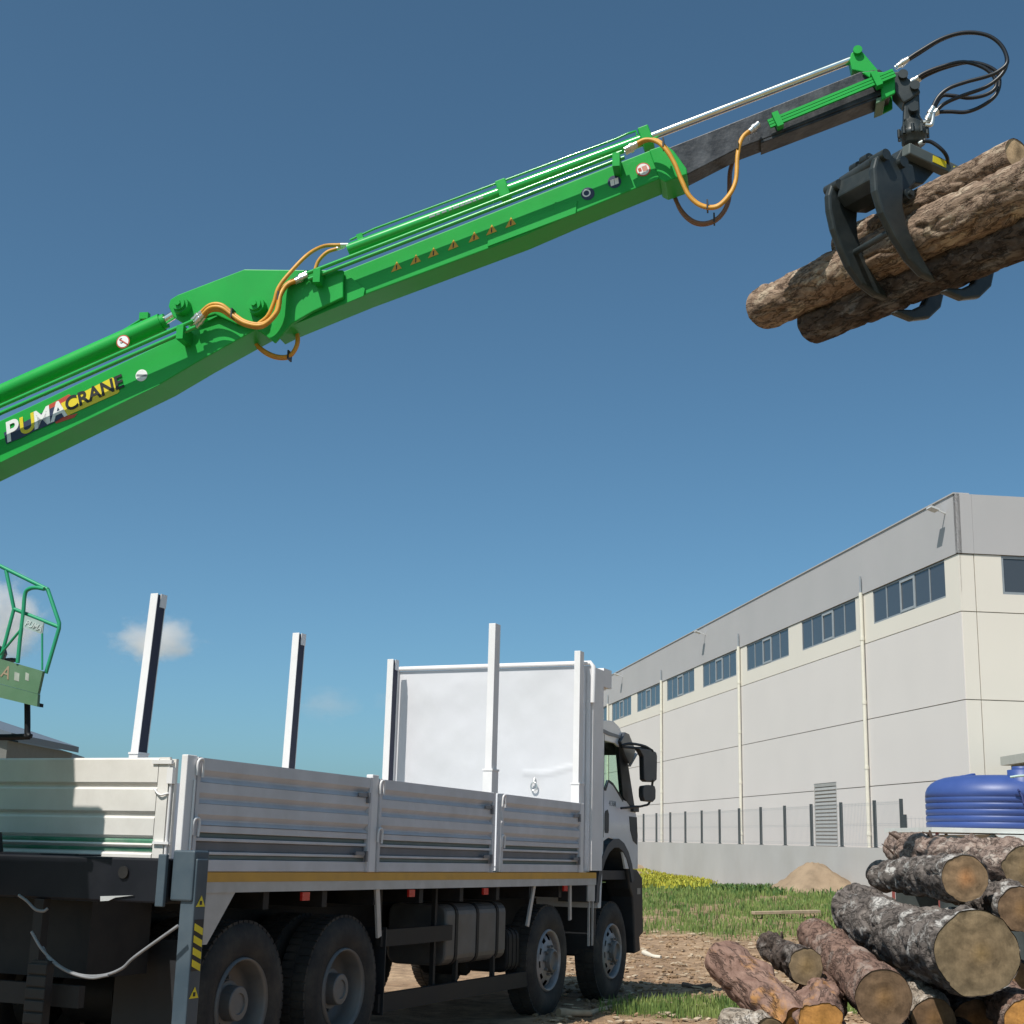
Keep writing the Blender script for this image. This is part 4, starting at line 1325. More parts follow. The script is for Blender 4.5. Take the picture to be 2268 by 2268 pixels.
# the black hoses looping past the tip to the rotator
loops = [([(1150, 293), (1250, 232), (1400, 140), (1540, 97), (1690, 108), (1785, 175), (1822, 270), (1790, 360), (1690, 440), (1530, 500), (1420, 550), (1352, 615)], 0.0),
         ([(1160, 282), (1260, 215), (1410, 130), (1560, 92), (1700, 112), (1790, 180), (1825, 280), (1770, 340), (1690, 375), (1560, 410), (1450, 450), (1380, 510), (1335, 600)], 0.05),
         ([(1222, 402), (1290, 355), (1400, 312), (1540, 282), (1660, 312), (1735, 370), (1752, 440), (1690, 490), (1580, 512), (1470, 497), (1400, 505), (1340, 610)], -0.05),
         ([(1235, 410), (1310, 365), (1420, 320), (1560, 285), (1670, 298), (1755, 345), (1775, 420), (1745, 500), (1660, 565), (1560, 602), (1460, 600), (1390, 603), (1350, 620)], -0.09)]
for pts, of in loops:
    hose([z4(x, y, of) for x, y in pts], 0.0125, HOSE_B, ext)

# ---- stickers and lettering on the near faces
def disc(p, r, mat, parent, name, d=0.0015, n=28):
    return MB().cone(p, p + BNR * d, r, n=n, smooth=False).build(name, mat, parent)


def on_boom(p0, p1):
    u = (p1 - p0).normalized()
    return u, BNR.cross(u).normalized() * -1


# maker's name: yellow panel, coloured capitals, red blocks behind
e1 = H1 + 0.0035


def zl(x, y, e): return bo(x / 6.44, 780 + y / 6.44, e)


la, lb = zl(70, 1250, H1), zl(1700, 540, H1)
lu = (lb - la).normalized()
ln_ = lu.cross(BNR) * -1
if ln_.z < 0: ln_ = -ln_
MB().prism([zl(x, y, H1 + .0012) for x, y in ((665, 770), (985, 600), (1040, 640), (900, 740), (1000, 900), (1110, 870), (1060, 930), (800, 1020))], BNR * 0.0012).build('red_block', RED_S, main)
MB().prism([zl(x, y, H1 + .003) for x, y in ((870, 730), (1600, 360), (1650, 390), (1705, 560), (1680, 585), (940, 915))], BNR * 0.0012).build('yellow_panel', YEL, main)
MB().prism([zl(x, y, H1 + .0045) for x, y in ((55, 1150), (260, 1040), (450, 940), (850, 740), (930, 905), (760, 1010), (480, 1130), (330, 1210), (90, 1310))], BNR * 0.001).build('navy_panel', NAVY_S, main)
cs = (zl(900, 890, 0) - zl(900, 720, 0)).length
text_part('maker_letters', 'CRANE', BLACK_S, main, zl(945, 848, H1 + .0065), lu, ln_, 0.128, 0.003, 0.1, 0.001)
text_part('maker_letters', 'P', WHITE_S, main, zl(88, 1290, H1 + .0065), lu, ln_, 0.19, 0.004, 0.2, 0.001)
text_part('maker_letters', 'U', YEL, main, zl(285, 1190, H1 + .0065), lu, ln_, 0.165, 0.004, 0.2, 0.001)
text_part('maker_letters', 'MA', WHITE_S, main, zl(480, 1105, H1 + .0065), lu, ln_, 0.165, 0.004, 0.2, 0.001)
# round pictograms
def pict(p, r, rim, face, parent):
    d = disc(p, r, rim, parent, 'pictogram')
    disc(p + BNR * 0.0016, r * 0.84, face, d, 'pictogram_face')
    return d


d = pict(z1(693, 500, 0.085), 0.046, RED_S, WHITE_S, lift)
MB().bar(z1(672, 487, 0.089), z1(716, 514, 0.089), 0.002, 0.009, side=BNR).build('pictogram_bar', RED_S, d)
text_part('pictogram_mark', 'S', BLACK_S, d, z1(678, 512, 0.0885), lu, ln_, 0.05, 0.001, 0, 0.0004)
d = pict(z1(797, 690, H1 + .001), 0.040, WHITE_S, WHITE_S, main)
MB().bar(z1(768, 690, H1 + .0045), z1(826, 690, H1 + .0045), 0.001, 0.014, side=BNR).build('pictogram_bar', GREY_S, d)
ou, on_ = (z3(590, 820, 0) - z2(790, 945, 0)).normalized(), None
on_ = ou.cross(BNR) * -1
if on_.z < 0: on_ = -on_
d = pict(z3(670, 692, H2 + .001), 0.043, NAVY_S, NAVY_S, outer)
text_part('pictogram_mark', 'O', WHITE_S, d, z3(640, 720, H2 + .0045), ou, on_, 0.07, 0.001, 0, 0.0004)
d = pict(z3(848, 612, H2 + .001), 0.043, NAVY_S, NAVY_S, outer)
for s in (-1, 1):
    c = z3(848, 612, H2 + .0042)
    MB().obox(c + ou * 0.014 * s, ou * 0.0125, on_ * 0.02 + ou * 0.004, BNR * 0.0004).build('pictogram_mark', WHITE_S, d)
d = pict(z3(1040, 530, H2 + .001), 0.046, RED_S, WHITE_S, outer)
c = z3(1040, 530, H2 + .0042)
MB().obox(c + ou * 0.012 + on_ * 0.004, ou * 0.016, on_ * 0.018, BNR * 0.0004).build('pictogram_mark', M('pink_print', (0.6, 0.25, 0.2), 0.5), d)
MB().obox(c - ou * 0.02 + on_ * 0.006, ou * 0.01, on_ * 0.013, BNR * 0.0004).build('pictogram_mark', RED_S, d)
for (x, y) in ((1025, 745), (1162, 695), (1288, 645), (1430, 590), (1578, 533), (1703, 482), (1840, 430)):
    c = z2(x, y, H2 + .0015)
    tri = [c + ou * (0.036 * a) + V((0, 0, 1)) * (0.036 * b) for a, b in ((-1, -0.62), (1, -0.62), (0, 1.05))]
    tr = MB().prism(tri, BNR * 0.0012).build('warning_triangle', ORANGE_S, outer)
    MB().obox(c + BNR * 0.0016 - V((0, 0, 0.002)), ou * 0.004, V((0, 0, 0.015)), BNR * 0.0004).build('triangle_mark', BLACK_S, tr)

# ---- column, base, stabilisers
cm = MB().box((-0.22, -0.22, 1.5), (0.22, 0.22, 3.9), Matrix.Translation(CB - BU * 0.3) @ Matrix.Rotation(BA, 4, 'Z'))
colm = cm.build('column', GREEN, crane, bevel=0.03)
MB().cone(CB + V((0, 0, 1.25)), CB + V((0, 0, 1.6)), 0.36, 0.30, n=28).build('slewing_base', DARK_STEEL, crane)
p = z1(-420, 1280, 0)
MB().prism([CB + BU * a + V((0, 0, z)) + BNR * 0.17 for a, z in ((-0.65, 3.5), (-0.08, 3.5), (-0.1, 3.8), (-0.3, 4.1), (-0.65, 4.0))], BNR * -0.34).build('boom_foot', GREEN, crane, bevel=0.01)
MB().cone(CB - BU * 0.1 + V((0, 0, 2.4)), z1(-330, 1400, 0), 0.07, n=20).build('main_cylinder', GREEN, crane)
TS0 = -0.50
shade_box_ob = tb((-2.15, 0.42, 2.12), (-1.85, 1.9, 3.2)).build('shade_box', GREEN, crane, bevel=0.03)  # unseen box with panels and arm, added to shade the beam and underside
for k in range(3):
    tb((-2.165, 0.48 + 0.48 * k, 2.2), (-2.151, 0.90 + 0.48 * k, 3.12)).build('shade_box_panel', GREEN, shade_box_ob, bevel=0.005)
tb((-1.85, 1.55, 2.4), (-1.749, 1.85, 3.0)).build('shade_box_arm', GREEN, shade_box_ob)
tb((-1.75, 1.22, 2.3), (-1.45, 1.95, 4.4)).build('shade_block', GREEN, crane, bevel=0.03)  # unseen block and its bracket, added to cast the shadow on the tailgate
tb((-1.449, 1.48, 3.0), (-0.8, 1.72, 3.2)).build('shade_block_bracket', GREEN, crane)
WE = (TMI @ sight(372, 1930, T(TS0 - 0.16, 0, 0), TF)).y              # where the beam ends at the leg
tb((TS0 - 0.16, WE, 1.215), (TS0 + 0.12, 2.76, 1.465)).build('stabiliser_beam', DARK_STEEL, crane, bevel=0.012)
tb((TS0 - 0.10, 0.25, 1.466), (TS0 + 0.10, 2.2, 1.476)).build('beam_cover', DARK_STEEL, crane)
for w0 in (0.42, 1.95):
    tb((TS0 - 0.17, w0, 0.35), (TS0 - 0.11, w0 + 0.07, 1.214)).build('frame_leg', GUARD, crane)
tb((TS0 - 0.17, 0.1, 0.62), (TS0 - 0.12, 2.4, 0.74)).build('underrun_bar', GUARD, crane)
tb((TS0 - 0.17, 0.1, 0.33), (TS0 - 0.12, 2.4, 0.37)).build('underrun_bar', GUARD, crane)
tb((TS0 + 0.121, 0.3, 0.75), (0.2, 2.2, 1.2)).build('mounting_frame', CHASSIS, crane)
lz = lambda x, y: TMI @ sight(x, y, T(TS0 - 0.13, 0, 0), TF)
tb((TS0 - 0.19, lz(380, 1930).y, 1.20), (TS0 - 0.161, lz(362, 1930).y, 1.49)).build('beam_flange', OUTRIG, crane, bevel=0.006)
for side in (1, -1):
    wr, wl = lz(431, 1995).y, lz(399, 1995).y
    hr, hl = lz(432, 1930).y, lz(384, 1930).y
    if side < 0: wr, wl, hr, hl = BW - wl, BW - wr, BW - hl, BW - hr
    lg = tb((TS0 - 0.13, wr, -0.02), (TS0 - 0.02, wl, 1.47)).build('stabiliser_leg', OUTRIG, crane, bevel=0.008)
    tb((TS0 - 0.145, hr, 1.235), (TS0 + 0.0, hl, 1.515)).build('leg_head', OUTRIG, lg, bevel=0.01)
    tb((TS0 - 0.12, min(hl, WE) if side > 0 else BW - WE, 1.26), (TS0 - 0.02, max(hl, WE) if side > 0 else hr, 1.44)).build('leg_joint', DARK_STEEL, lg)
    MB().cone(T(TS0 - 0.075, (wr + wl) / 2, -0.04), T(TS0 - 0.075, (wr + wl) / 2, 0.03), 0.17, n=20).build('foot_plate', OUTRIG, lg)
    if side < 0: continue
    # warning triangles and hazard stripes on the leg's outer face
    for (x, y) in ((1350, 975), (1348, 1100), (1325, 1722)):
        wf = (hr if y < 1050 else wr) - 0.0015
        c = TMI @ sight(x / 3.077, 1640 + y / 3.077, T(0, wf, 0), TL)
        c.x = TS0 - 0.073
        tri = [T(c.x + a * 0.042, wf, c.z + b * 0.034) for a, b in ((-1, -0.8), (1, -0.8), (0.1, 1.0))]
        t_ = MB().prism(tri, TL * -0.0012).build('warning_triangle', YEL, lg)
        MB().obox(T(c.x, wf - 0.0018, c.z - 0.006), TF * 0.011, TL * 0.0004, TU * 0.011).build('triangle_mark', BLACK_S, t_)
    wf = wr - 0.0015
    c0_ = TMI @ sight(1342 / 3.077, 1640 + 1245 / 3.077, T(0, wf, 0), TL)
    c1_ = TMI @ sight(1328 / 3.077, 1640 + 1572 / 3.077, T(0, wf, 0), TL)
    tm = TS0 - 0.075
    MB().prism([T(tm - 0.042, wf, c0_.z + 0.02), T(tm + 0.042, wf, c0_.z + 0.02), T(tm + 0.042, wf, c1_.z), T(tm - 0.042, wf, c1_.z)], TL * -0.001).build('hazard_strip', BLACK_S, lg)
    for k in range(4):
        zt_ = c0_.z - k * (c0_.z - c1_.z) / 4
        MB().prism([T(tm - 0.04, wf - 0.0012, zt_), T(tm + 0.04, wf - 0.0012, zt_ - 0.03), T(tm + 0.04, wf - 0.0012, zt_ - 0.068), T(tm - 0.04, wf - 0.0012, zt_ - 0.038)], TL * -0.0008).build('hazard_stripe', YEL, lg)


def tp(px, py, t):
    return sight(px, py, T(t, 0, 0), TF)


# loose control cables and a ribbed cable chain hanging under the beam
MB().tube([tp(70 / 1.0, 2064, TS0 - .22), tp(95, 2105, TS0 - .24), tp(135, 2142, TS0 - .25), tp(180, 2160, TS0 - .25), tp(230, 2160, TS0 - .25), tp(270, 2145, TS0 - .25), tp(300, 2118, TS0 - .24), tp(395, 2050, TS0 - .21)], 0.009).build('loose_cable', HOSE_W, crane)
MB().tube([tp(95, 2098, TS0 - .22), tp(110, 2125, TS0 - .25), tp(150, 2152, TS0 - .26), tp(200, 2166, TS0 - .26), tp(240, 2160, TS0 - .26)], 0.008).build('loose_cable', HOSE_W, crane)
MB().tube([tp(42, 1983, TS0 - .2), tp(60, 1996, TS0 - .23), tp(78, 2014, TS0 - .24), tp(96, 2018, TS0 - .23), tp(106, 2012, TS0 - .22)], 0.009).build('loose_cable', HOSE_W, crane)
cc = TMI @ tp(88, 2200, TS0 - .27)
ch = tb((TS0 - 0.30, cc.y - 0.06, cc.z - 0.45), (TS0 - 0.24, cc.y + 0.06, cc.z + 0.18)).build('cable_chain', GUARD, crane)
for k in range(9):
    tb((TS0 - 0.315, cc.y - 0.07, cc.z - 0.43 + 0.067 * k), (TS0 - 0.301, cc.y + 0.07, cc.z - 0.372 + 0.067 * k)).build('chain_link', GUARD, ch, bevel=0.006)
p = tp(232, 1987, TS0 - .17)
MB().prism([tp(222, 1985, TS0 - .17), tp(296, 1983, TS0 - .17), tp(255, 1988, TS0 - .17), tp(240, 1995, TS0 - .17), tp(222, 1996, TS0 - .17)], TF * 0.006).build('bracket_plate', STEELRAIL, crane)
for (x, y) in ((275, 1932),):
    q = tp(x, y, TS0 - .161)
    MB().cone(q, q - TF * 0.012, 0.035, n=16).build('beam_plug', CHASSIS, crane)

# ---- operator's stand with its tube cage on the column
PT0, PT1 = -1.25, -0.35


def zp(x, y, t=PT0): return tp(x / 4.6, 1240 + y / 4.6, t)


stand = MB().prism([zp(-420, 890), zp(435, 1135), zp(385, 1360), zp(385, 1365), zp(-420, 1150)], TF * 0.02).build('operator_stand', PALE_GREEN, crane)
MB().prism([zp(-420, 1155), zp(386, 1368), zp(378, 1495), zp(-420, 1300)], TF * 0.02).build('skirt_panel', PALE_GREEN, stand)
MB().prism([zp(-420, 1305) + TF * 0.02, zp(378, 1496) + TF * 0.02, zp(378, 1496) + TF * 0.05, zp(-420, 1305) + TF * 0.05], V((0, 0, 0.02))).build('stand_floor', DARK_STEEL, stand)
for off in (0.0, 0.75):
    d_ = TF * 0.03 + TL * off
    m = MB()
    m.tube([zp(-60, 40) + d_, zp(450, 292) + d_], 0.0115, curve=False)
    m.tube([zp(450, 292) + d_, zp(568, 640) + d_, zp(565, 690) + d_, zp(430, 1150) + d_], 0.0115, curve=False)
    m.tube([zp(25, 100) + d_, zp(105, 490) + d_, zp(-30, 1000) + d_], 0.0115, curve=False)
    m.tube([zp(105, 492) + d_, zp(570, 678) + d_], 0.011, curve=False)
    m.build('cage_tube', CAGE_GREEN, stand)
m = MB()
m.tube([zp(180, 1050), zp(205, 800), zp(235, 560), zp(255, 350), zp(300, 295), zp(370, 283), zp(450, 297)], 0.012)
m.tube([zp(0, 965), zp(220, 700)], 0.008, curve=False)
m.tube([zp(430, 750), zp(430, 1120)], 0.006, curve=False)
m.build('hand_loop', CAGE_GREEN, stand)
sg = MB().prism([zp(242, 560), zp(445, 640), zp(430, 760), zp(235, 690)], TF * 0.006).build('name_plate', M('pale_plate', (0.33, 0.42, 0.42), 0.5, var=0.15), stand)
pu = (zp(445, 640) - zp(242, 560)).normalized()
text_part('plate_letters', 'PUMA', M('faded_white', (0.48, 0.55, 0.55), 0.5), sg, zp(252, 664) - TF * 0.003, pu, TU, 0.05, 0.001, 0.2, 0.0006)
text_part('stand_mark', 'A', M('faded_red', (0.30, 0.24, 0.17), 0.5), stand, zp(5, 1185) - TF * 0.002, pu, TU, 0.10, 0.001, 0, 0.0006)
for (x0, y0, x1, y1) in ((150, 1145, 200, 1235), (262, 1150, 298, 1232)):
    MB().prism([zp(x0, y0 - 5), zp(x1, y0 + 12), zp(x1 - 5, y1 + 5), zp(x0 - 5, y1 - 10)], TF * -0.0015).build('stand_sticker', M('faded_sticker', (0.34, 0.38, 0.34), 0.5, var=0.2, scale=20), stand)
MB().tube([zp(152, 1380) + TF * .1, zp(152, 1740) + TF * .1, zp(135, 1785) + TF * .1, zp(-420, 1795) + TF * .1], 0.018, sub=5).build('stand_strut', DARK_STEEL, stand)
seat = MB().obox(zp(-420, 700, -1.0), TL * 0.22, TF * 0.05, TU * 0.35).obox(zp(-420, 930, -1.1), TL * 0.22, TF * 0.2, TU * 0.05)
seat.build('operator_seat', PLASTIC, stand, bevel=0.05)
MB().cone(zp(100, 1035, -1.15), zp(100, 1012, -1.15), 0.04, n=14).build('lever_knob', PLASTIC, stand)

# ================================================================ logs
def bark_material(name, deep, mid, flake, flake_amt, sc=1.0):
    m = bpy.data.materials.new(name)
    m.use_nodes = True
    t = m.node_tree
    b = t.nodes['Principled BSDF']
    b.inputs['Roughness'].default_value = 0.92
    b.inputs['Specular IOR Level'].default_value = 0.2
    tc = t.nodes.new('ShaderNodeTexCoord')
    mp = t.nodes.new('ShaderNodeMapping')
    mp.inputs['Scale'].default_value = (1, 1, 0.45)
    t.links.new(tc.outputs['Object'], mp.inputs['Vector'])
    wv = t.nodes.new('ShaderNodeTexNoise')
    wv.inputs['Scale'].default_value = 5
    wv.inputs['Detail'].default_value = 4
    t.links.new(mp.outputs[0], wv.inputs['Vector'])
    ad = t.nodes.new('ShaderNodeVectorMath')
    ad.operation = 'MULTIPLY_ADD'
    ad.inputs[1].default_value = (0.18, 0.18, 0.18)
    t.links.new(wv.outputs['Color'], ad.inputs[0])
    t.links.new(mp.outputs[0], ad.inputs[2])
    mp2 = t.nodes.new('ShaderNodeMapping')
    mp2.inputs['Scale'].default_value = (1, 1, 0.5)
    t.links.new(ad.outputs[0], mp2.inputs['Vector'])
    vn = t.nodes.new('ShaderNodeTexNoise')
    vn.inputs['Scale'].default_value = 15 * sc
    vn.inputs['Detail'].default_value = 5
    vn.inputs['Roughness'].default_value = 0.6
    t.links.new(mp2.outputs[0], vn.inputs['Vector'])
    v1 = t.nodes.new('ShaderNodeMath')
    v1.operation = 'SUBTRACT'
    v1.inputs[1].default_value = 0.5
    t.links.new(vn.outputs[0], v1.inputs[0])
    vo = t.nodes.new('ShaderNodeMath')
    vo.operation = 'ABSOLUTE'
    t.links.new(v1.outputs[0], vo.inputs[0])
    n2 = t.nodes.new('ShaderNodeTexNoise')
    n2.inputs['Scale'].default_value = 26 * sc
    n2.inputs['Detail'].default_value = 10
    n2.inputs['Roughness'].default_value = 0.7
    t.links.new(ad.outputs[0], n2.inputs['Vector'])
    n3 = t.nodes.new('ShaderNodeTexNoise')
    n3.inputs['Scale'].default_value = 7 * sc
    n3.inputs['Detail'].default_value = 7
    n3.inputs['Roughness'].default_value = 0.65
    t.links.new(mp.outputs[0], n3.inputs['Vector'])
    c1 = t.nodes.new('ShaderNodeValToRGB')
    c1.color_ramp.elements[0].position = 0.30
    c1.color_ramp.elements[0].color = (*deep, 1)
    c1.color_ramp.elements[1].position = 0.66
    c1.color_ramp.elements[1].color = (*mid, 1)
    t.links.new(n2.outputs[0], c1.inputs[0])
    f = t.nodes.new('ShaderNodeMapRange')
    f.inputs[1].default_value = 0.54
    f.inputs[2].default_value = 0.62
    f.inputs[3].default_value = 0
    f.inputs[4].default_value = flake_amt
    t.links.new(n3.outputs[0], f.inputs[0])
    mx = t.nodes.new('ShaderNodeMix')
    mx.data_type = 'RGBA'
    t.links.new(f.outputs[0], mx.inputs[0])
    t.links.new(c1.outputs[0], mx.inputs[6])
    mx.inputs[7].default_value = (*flake, 1)
    cr = t.nodes.new('ShaderNodeMapRange')
    cr.inputs[1].default_value = 0.0
    cr.inputs[2].default_value = 0.035
    cr.inputs[3].default_value = 0.45
    cr.inputs[4].default_value = 1.0
    t.links.new(vo.outputs[0], cr.inputs[0])
    mu = t.nodes.new('ShaderNodeVectorMath')
    mu.operation = 'MULTIPLY'
    t.links.new(mx.outputs[2], mu.inputs[0])
    t.links.new(cr.outputs[0], mu.inputs[1])
    t.links.new(mu.outputs[0], b.inputs['Base Color'])
    bp = t.nodes.new('ShaderNodeBump')
    bp.inputs['Strength'].default_value = 0.9
    bp.inputs['Distance'].default_value = 0.012
    su = t.nodes.new('ShaderNodeMath')
    su.operation = 'ADD'
    t.links.new(n2.outputs[0], su.inputs[0])
    t.links.new(cr.outputs[0], su.inputs[1])
    t.links.new(su.outputs[0], bp.inputs['Height'])
    t.links.new(bp.outputs[0], b.inputs['Normal'])
    return m


def cut_material(name, sap, heart, core):
    m = bpy.data.materials.new(name)
    m.use_nodes = True
    t = m.node_tree
    b = t.nodes['Principled BSDF']
    b.inputs['Roughness'].default_value = 0.85
    b.inputs['Specular IOR Level'].default_value = 0.2
    tc = t.nodes.new('ShaderNodeTexCoord')
    nz = t.nodes.new('ShaderNodeTexNoise')
    nz.inputs['Scale'].default_value = 7
    nz.inputs['Detail'].default_value = 6
    t.links.new(tc.outputs['Object'], nz.inputs['Vector'])
    sx = t.nodes.new('ShaderNodeSeparateXYZ')
    t.links.new(tc.outputs['Object'], sx.inputs[0])
    cx = t.nodes.new('ShaderNodeCombineXYZ')
    t.links.new(sx.outputs[0], cx.inputs[0])
    t.links.new(sx.outputs[1], cx.inputs[1])
    ln = t.nodes.new('ShaderNodeVectorMath')
    ln.operation = 'LENGTH'
    t.links.new(cx.outputs[0], ln.inputs[0])
    wob = t.nodes.new('ShaderNodeMath')
    wob.operation = 'MULTIPLY_ADD'
    wob.inputs[1].default_value = 0.07
    t.links.new(nz.outputs[0], wob.inputs[0])
    t.links.new(ln.outputs['Value'], wob.inputs[2])
    rg = t.nodes.new('ShaderNodeMath')
    rg.operation = 'MULTIPLY'
    rg.inputs[1].default_value = 420
    t.links.new(wob.outputs[0], rg.inputs[0])
    sn = t.nodes.new('ShaderNodeMath')
    sn.operation = 'SINE'
    t.links.new(rg.outputs[0], sn.inputs[0])
    cr = t.nodes.new('ShaderNodeValToRGB')
    e = cr.color_ramp.elements
    e[0].position = 0.03
    e[0].color = (*core, 1)
    e[1].position = 0.26
    e[1].color = (*sap, 1)
    k = e.new(0.10)
    k.color = (*heart, 1)
    t.links.new(wob.outputs[0], cr.inputs[0])
    n2 = t.nodes.new('ShaderNodeTexNoise')
    n2.inputs['Scale'].default_value = 9
    n2.inputs['Detail'].default_value = 8
    n2.inputs['Roughness'].default_value = 0.7
    t.links.new(tc.outputs['Object'], n2.inputs['Vector'])
    r = t.nodes.new('ShaderNodeMapRange')
    r.inputs[1].default_value = 0.3
    r.inputs[2].default_value = 0.7
    r.inputs[3].default_value = 0.5
    r.inputs[4].default_value = 1.42
    t.links.new(n2.outputs[0], r.inputs[0])
    sm = t.nodes.new('ShaderNodeMapping')
    sm.inputs['Rotation'].default_value = (0, 0, 0.6)
    sm.inputs['Scale'].default_value = (6, 90, 1)
    t.links.new(tc.outputs['Object'], sm.inputs[0])
    sw = t.nodes.new('ShaderNodeTexNoise')
    sw.inputs['Scale'].default_value = 1.0
    sw.inputs['Detail'].default_value = 4
    t.links.new(sm.outputs[0], sw.inputs['Vector'])
    ck = t.nodes.new('ShaderNodeTexNoise')
    ck.inputs['Scale'].default_value = 3.4
    ck.inputs['Detail'].default_value = 9
    ck.inputs['Roughness'].default_value = 0.7
    ck.inputs['Distortion'].default_value = 1.2
    t.links.new(tc.outputs['Object'], ck.inputs['Vector'])
    ckr = t.nodes.new('ShaderNodeMapRange')
    ckr.inputs[1].default_value = 0.36
    ckr.inputs[2].default_value = 0.48
    ckr.inputs[3].default_value = 0.55
    ckr.inputs[4].default_value = 1.0
    t.links.new(ck.outputs[0], ckr.inputs[0])
    swr = t.nodes.new('ShaderNodeMapRange')
    swr.inputs[1].default_value = 0.3
    swr.inputs[2].default_value = 0.7
    swr.inputs[3].default_value = 0.93
    swr.inputs[4].default_value = 1.07
    t.links.new(sw.outputs[0], swr.inputs[0])
    m1 = t.nodes.new('ShaderNodeMath')
    m1.operation = 'MULTIPLY'
    t.links.new(ckr.outputs[0], m1.inputs[0])
    t.links.new(swr.outputs[0], m1.inputs[1])
    m2 = t.nodes.new('ShaderNodeMath')
    m2.operation = 'MULTIPLY'
    t.links.new(m1.outputs[0], m2.inputs[0])
    t.links.new(r.outputs[0], m2.inputs[1])
    rs = t.nodes.new('ShaderNodeMath')
    rs.operation = 'MULTIPLY_ADD'
    rs.inputs[1].default_value = 0.018
    t.links.new(sn.outputs[0], rs.inputs[0])
    t.links.new(m2.outputs[0], rs.inputs[2])
    mu = t.nodes.new('ShaderNodeVectorMath')
    mu.operation = 'MULTIPLY'
    t.links.new(cr.outputs[0], mu.inputs[0])
    t.links.new(rs.outputs[0], mu.inputs[1])
    t.links.new(mu.outputs[0], b.inputs['Base Color'])
    bp = t.nodes.new('ShaderNodeBump')
    bp.inputs['Strength'].default_value = 0.5
    bp.inputs['Distance'].default_value = 0.006
    t.links.new(n2.outputs[0], bp.inputs['Height'])
    t.links.new(bp.outputs[0], b.inputs['Normal'])
    return m


BK_GREY = bark_material('grey_flaky_bark', (0.05, 0.04, 0.036), (0.21, 0.178, 0.16), (0.50, 0.475, 0.45), 0.85)
BK_PEEL = bark_material('peeling_red_bark', (0.12, 0.065, 0.05), (0.30, 0.19, 0.15), (0.45, 0.22, 0.07), 0.85, 0.6)
BK_RED = bark_material('reddish_bark', (0.09, 0.05, 0.04), (0.27, 0.17, 0.13), (0.36, 0.30, 0.26), 0.5)
BK_PINK = bark_material('pinkish_flaky_bark', (0.12, 0.075, 0.06), (0.33, 0.25, 0.21), (0.44, 0.38, 0.33), 0.7, 1.3)
BK_BROWN = bark_material('brown_pine_bark', (0.12, 0.075, 0.055), (0.36, 0.26, 0.19), (0.50, 0.40, 0.30), 0.8, 1.3)
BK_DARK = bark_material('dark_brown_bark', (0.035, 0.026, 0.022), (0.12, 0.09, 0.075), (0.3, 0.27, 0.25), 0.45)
BK_PALE = bark_material('pale_peeling_bark', (0.16, 0.12, 0.09), (0.42, 0.36, 0.3), (0.55, 0.5, 0.45), 0.8, 1.6)
CUT_GREY = cut_material('weathered_cut', (0.20, 0.148, 0.09), (0.205, 0.145, 0.085), (0.27, 0.18, 0.085))
CUT_STAR = cut_material('orange_hearted_cut', (0.20, 0.145, 0.09), (0.22, 0.14, 0.08), (0.40, 0.19, 0.08))
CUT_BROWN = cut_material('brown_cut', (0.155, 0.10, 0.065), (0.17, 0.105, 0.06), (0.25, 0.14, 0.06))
CUT_OR = cut_material('resin_orange_cut', (0.36, 0.18, 0.06), (0.38, 0.18, 0.05), (0.42, 0.2, 0.05))
LOGN = [0]


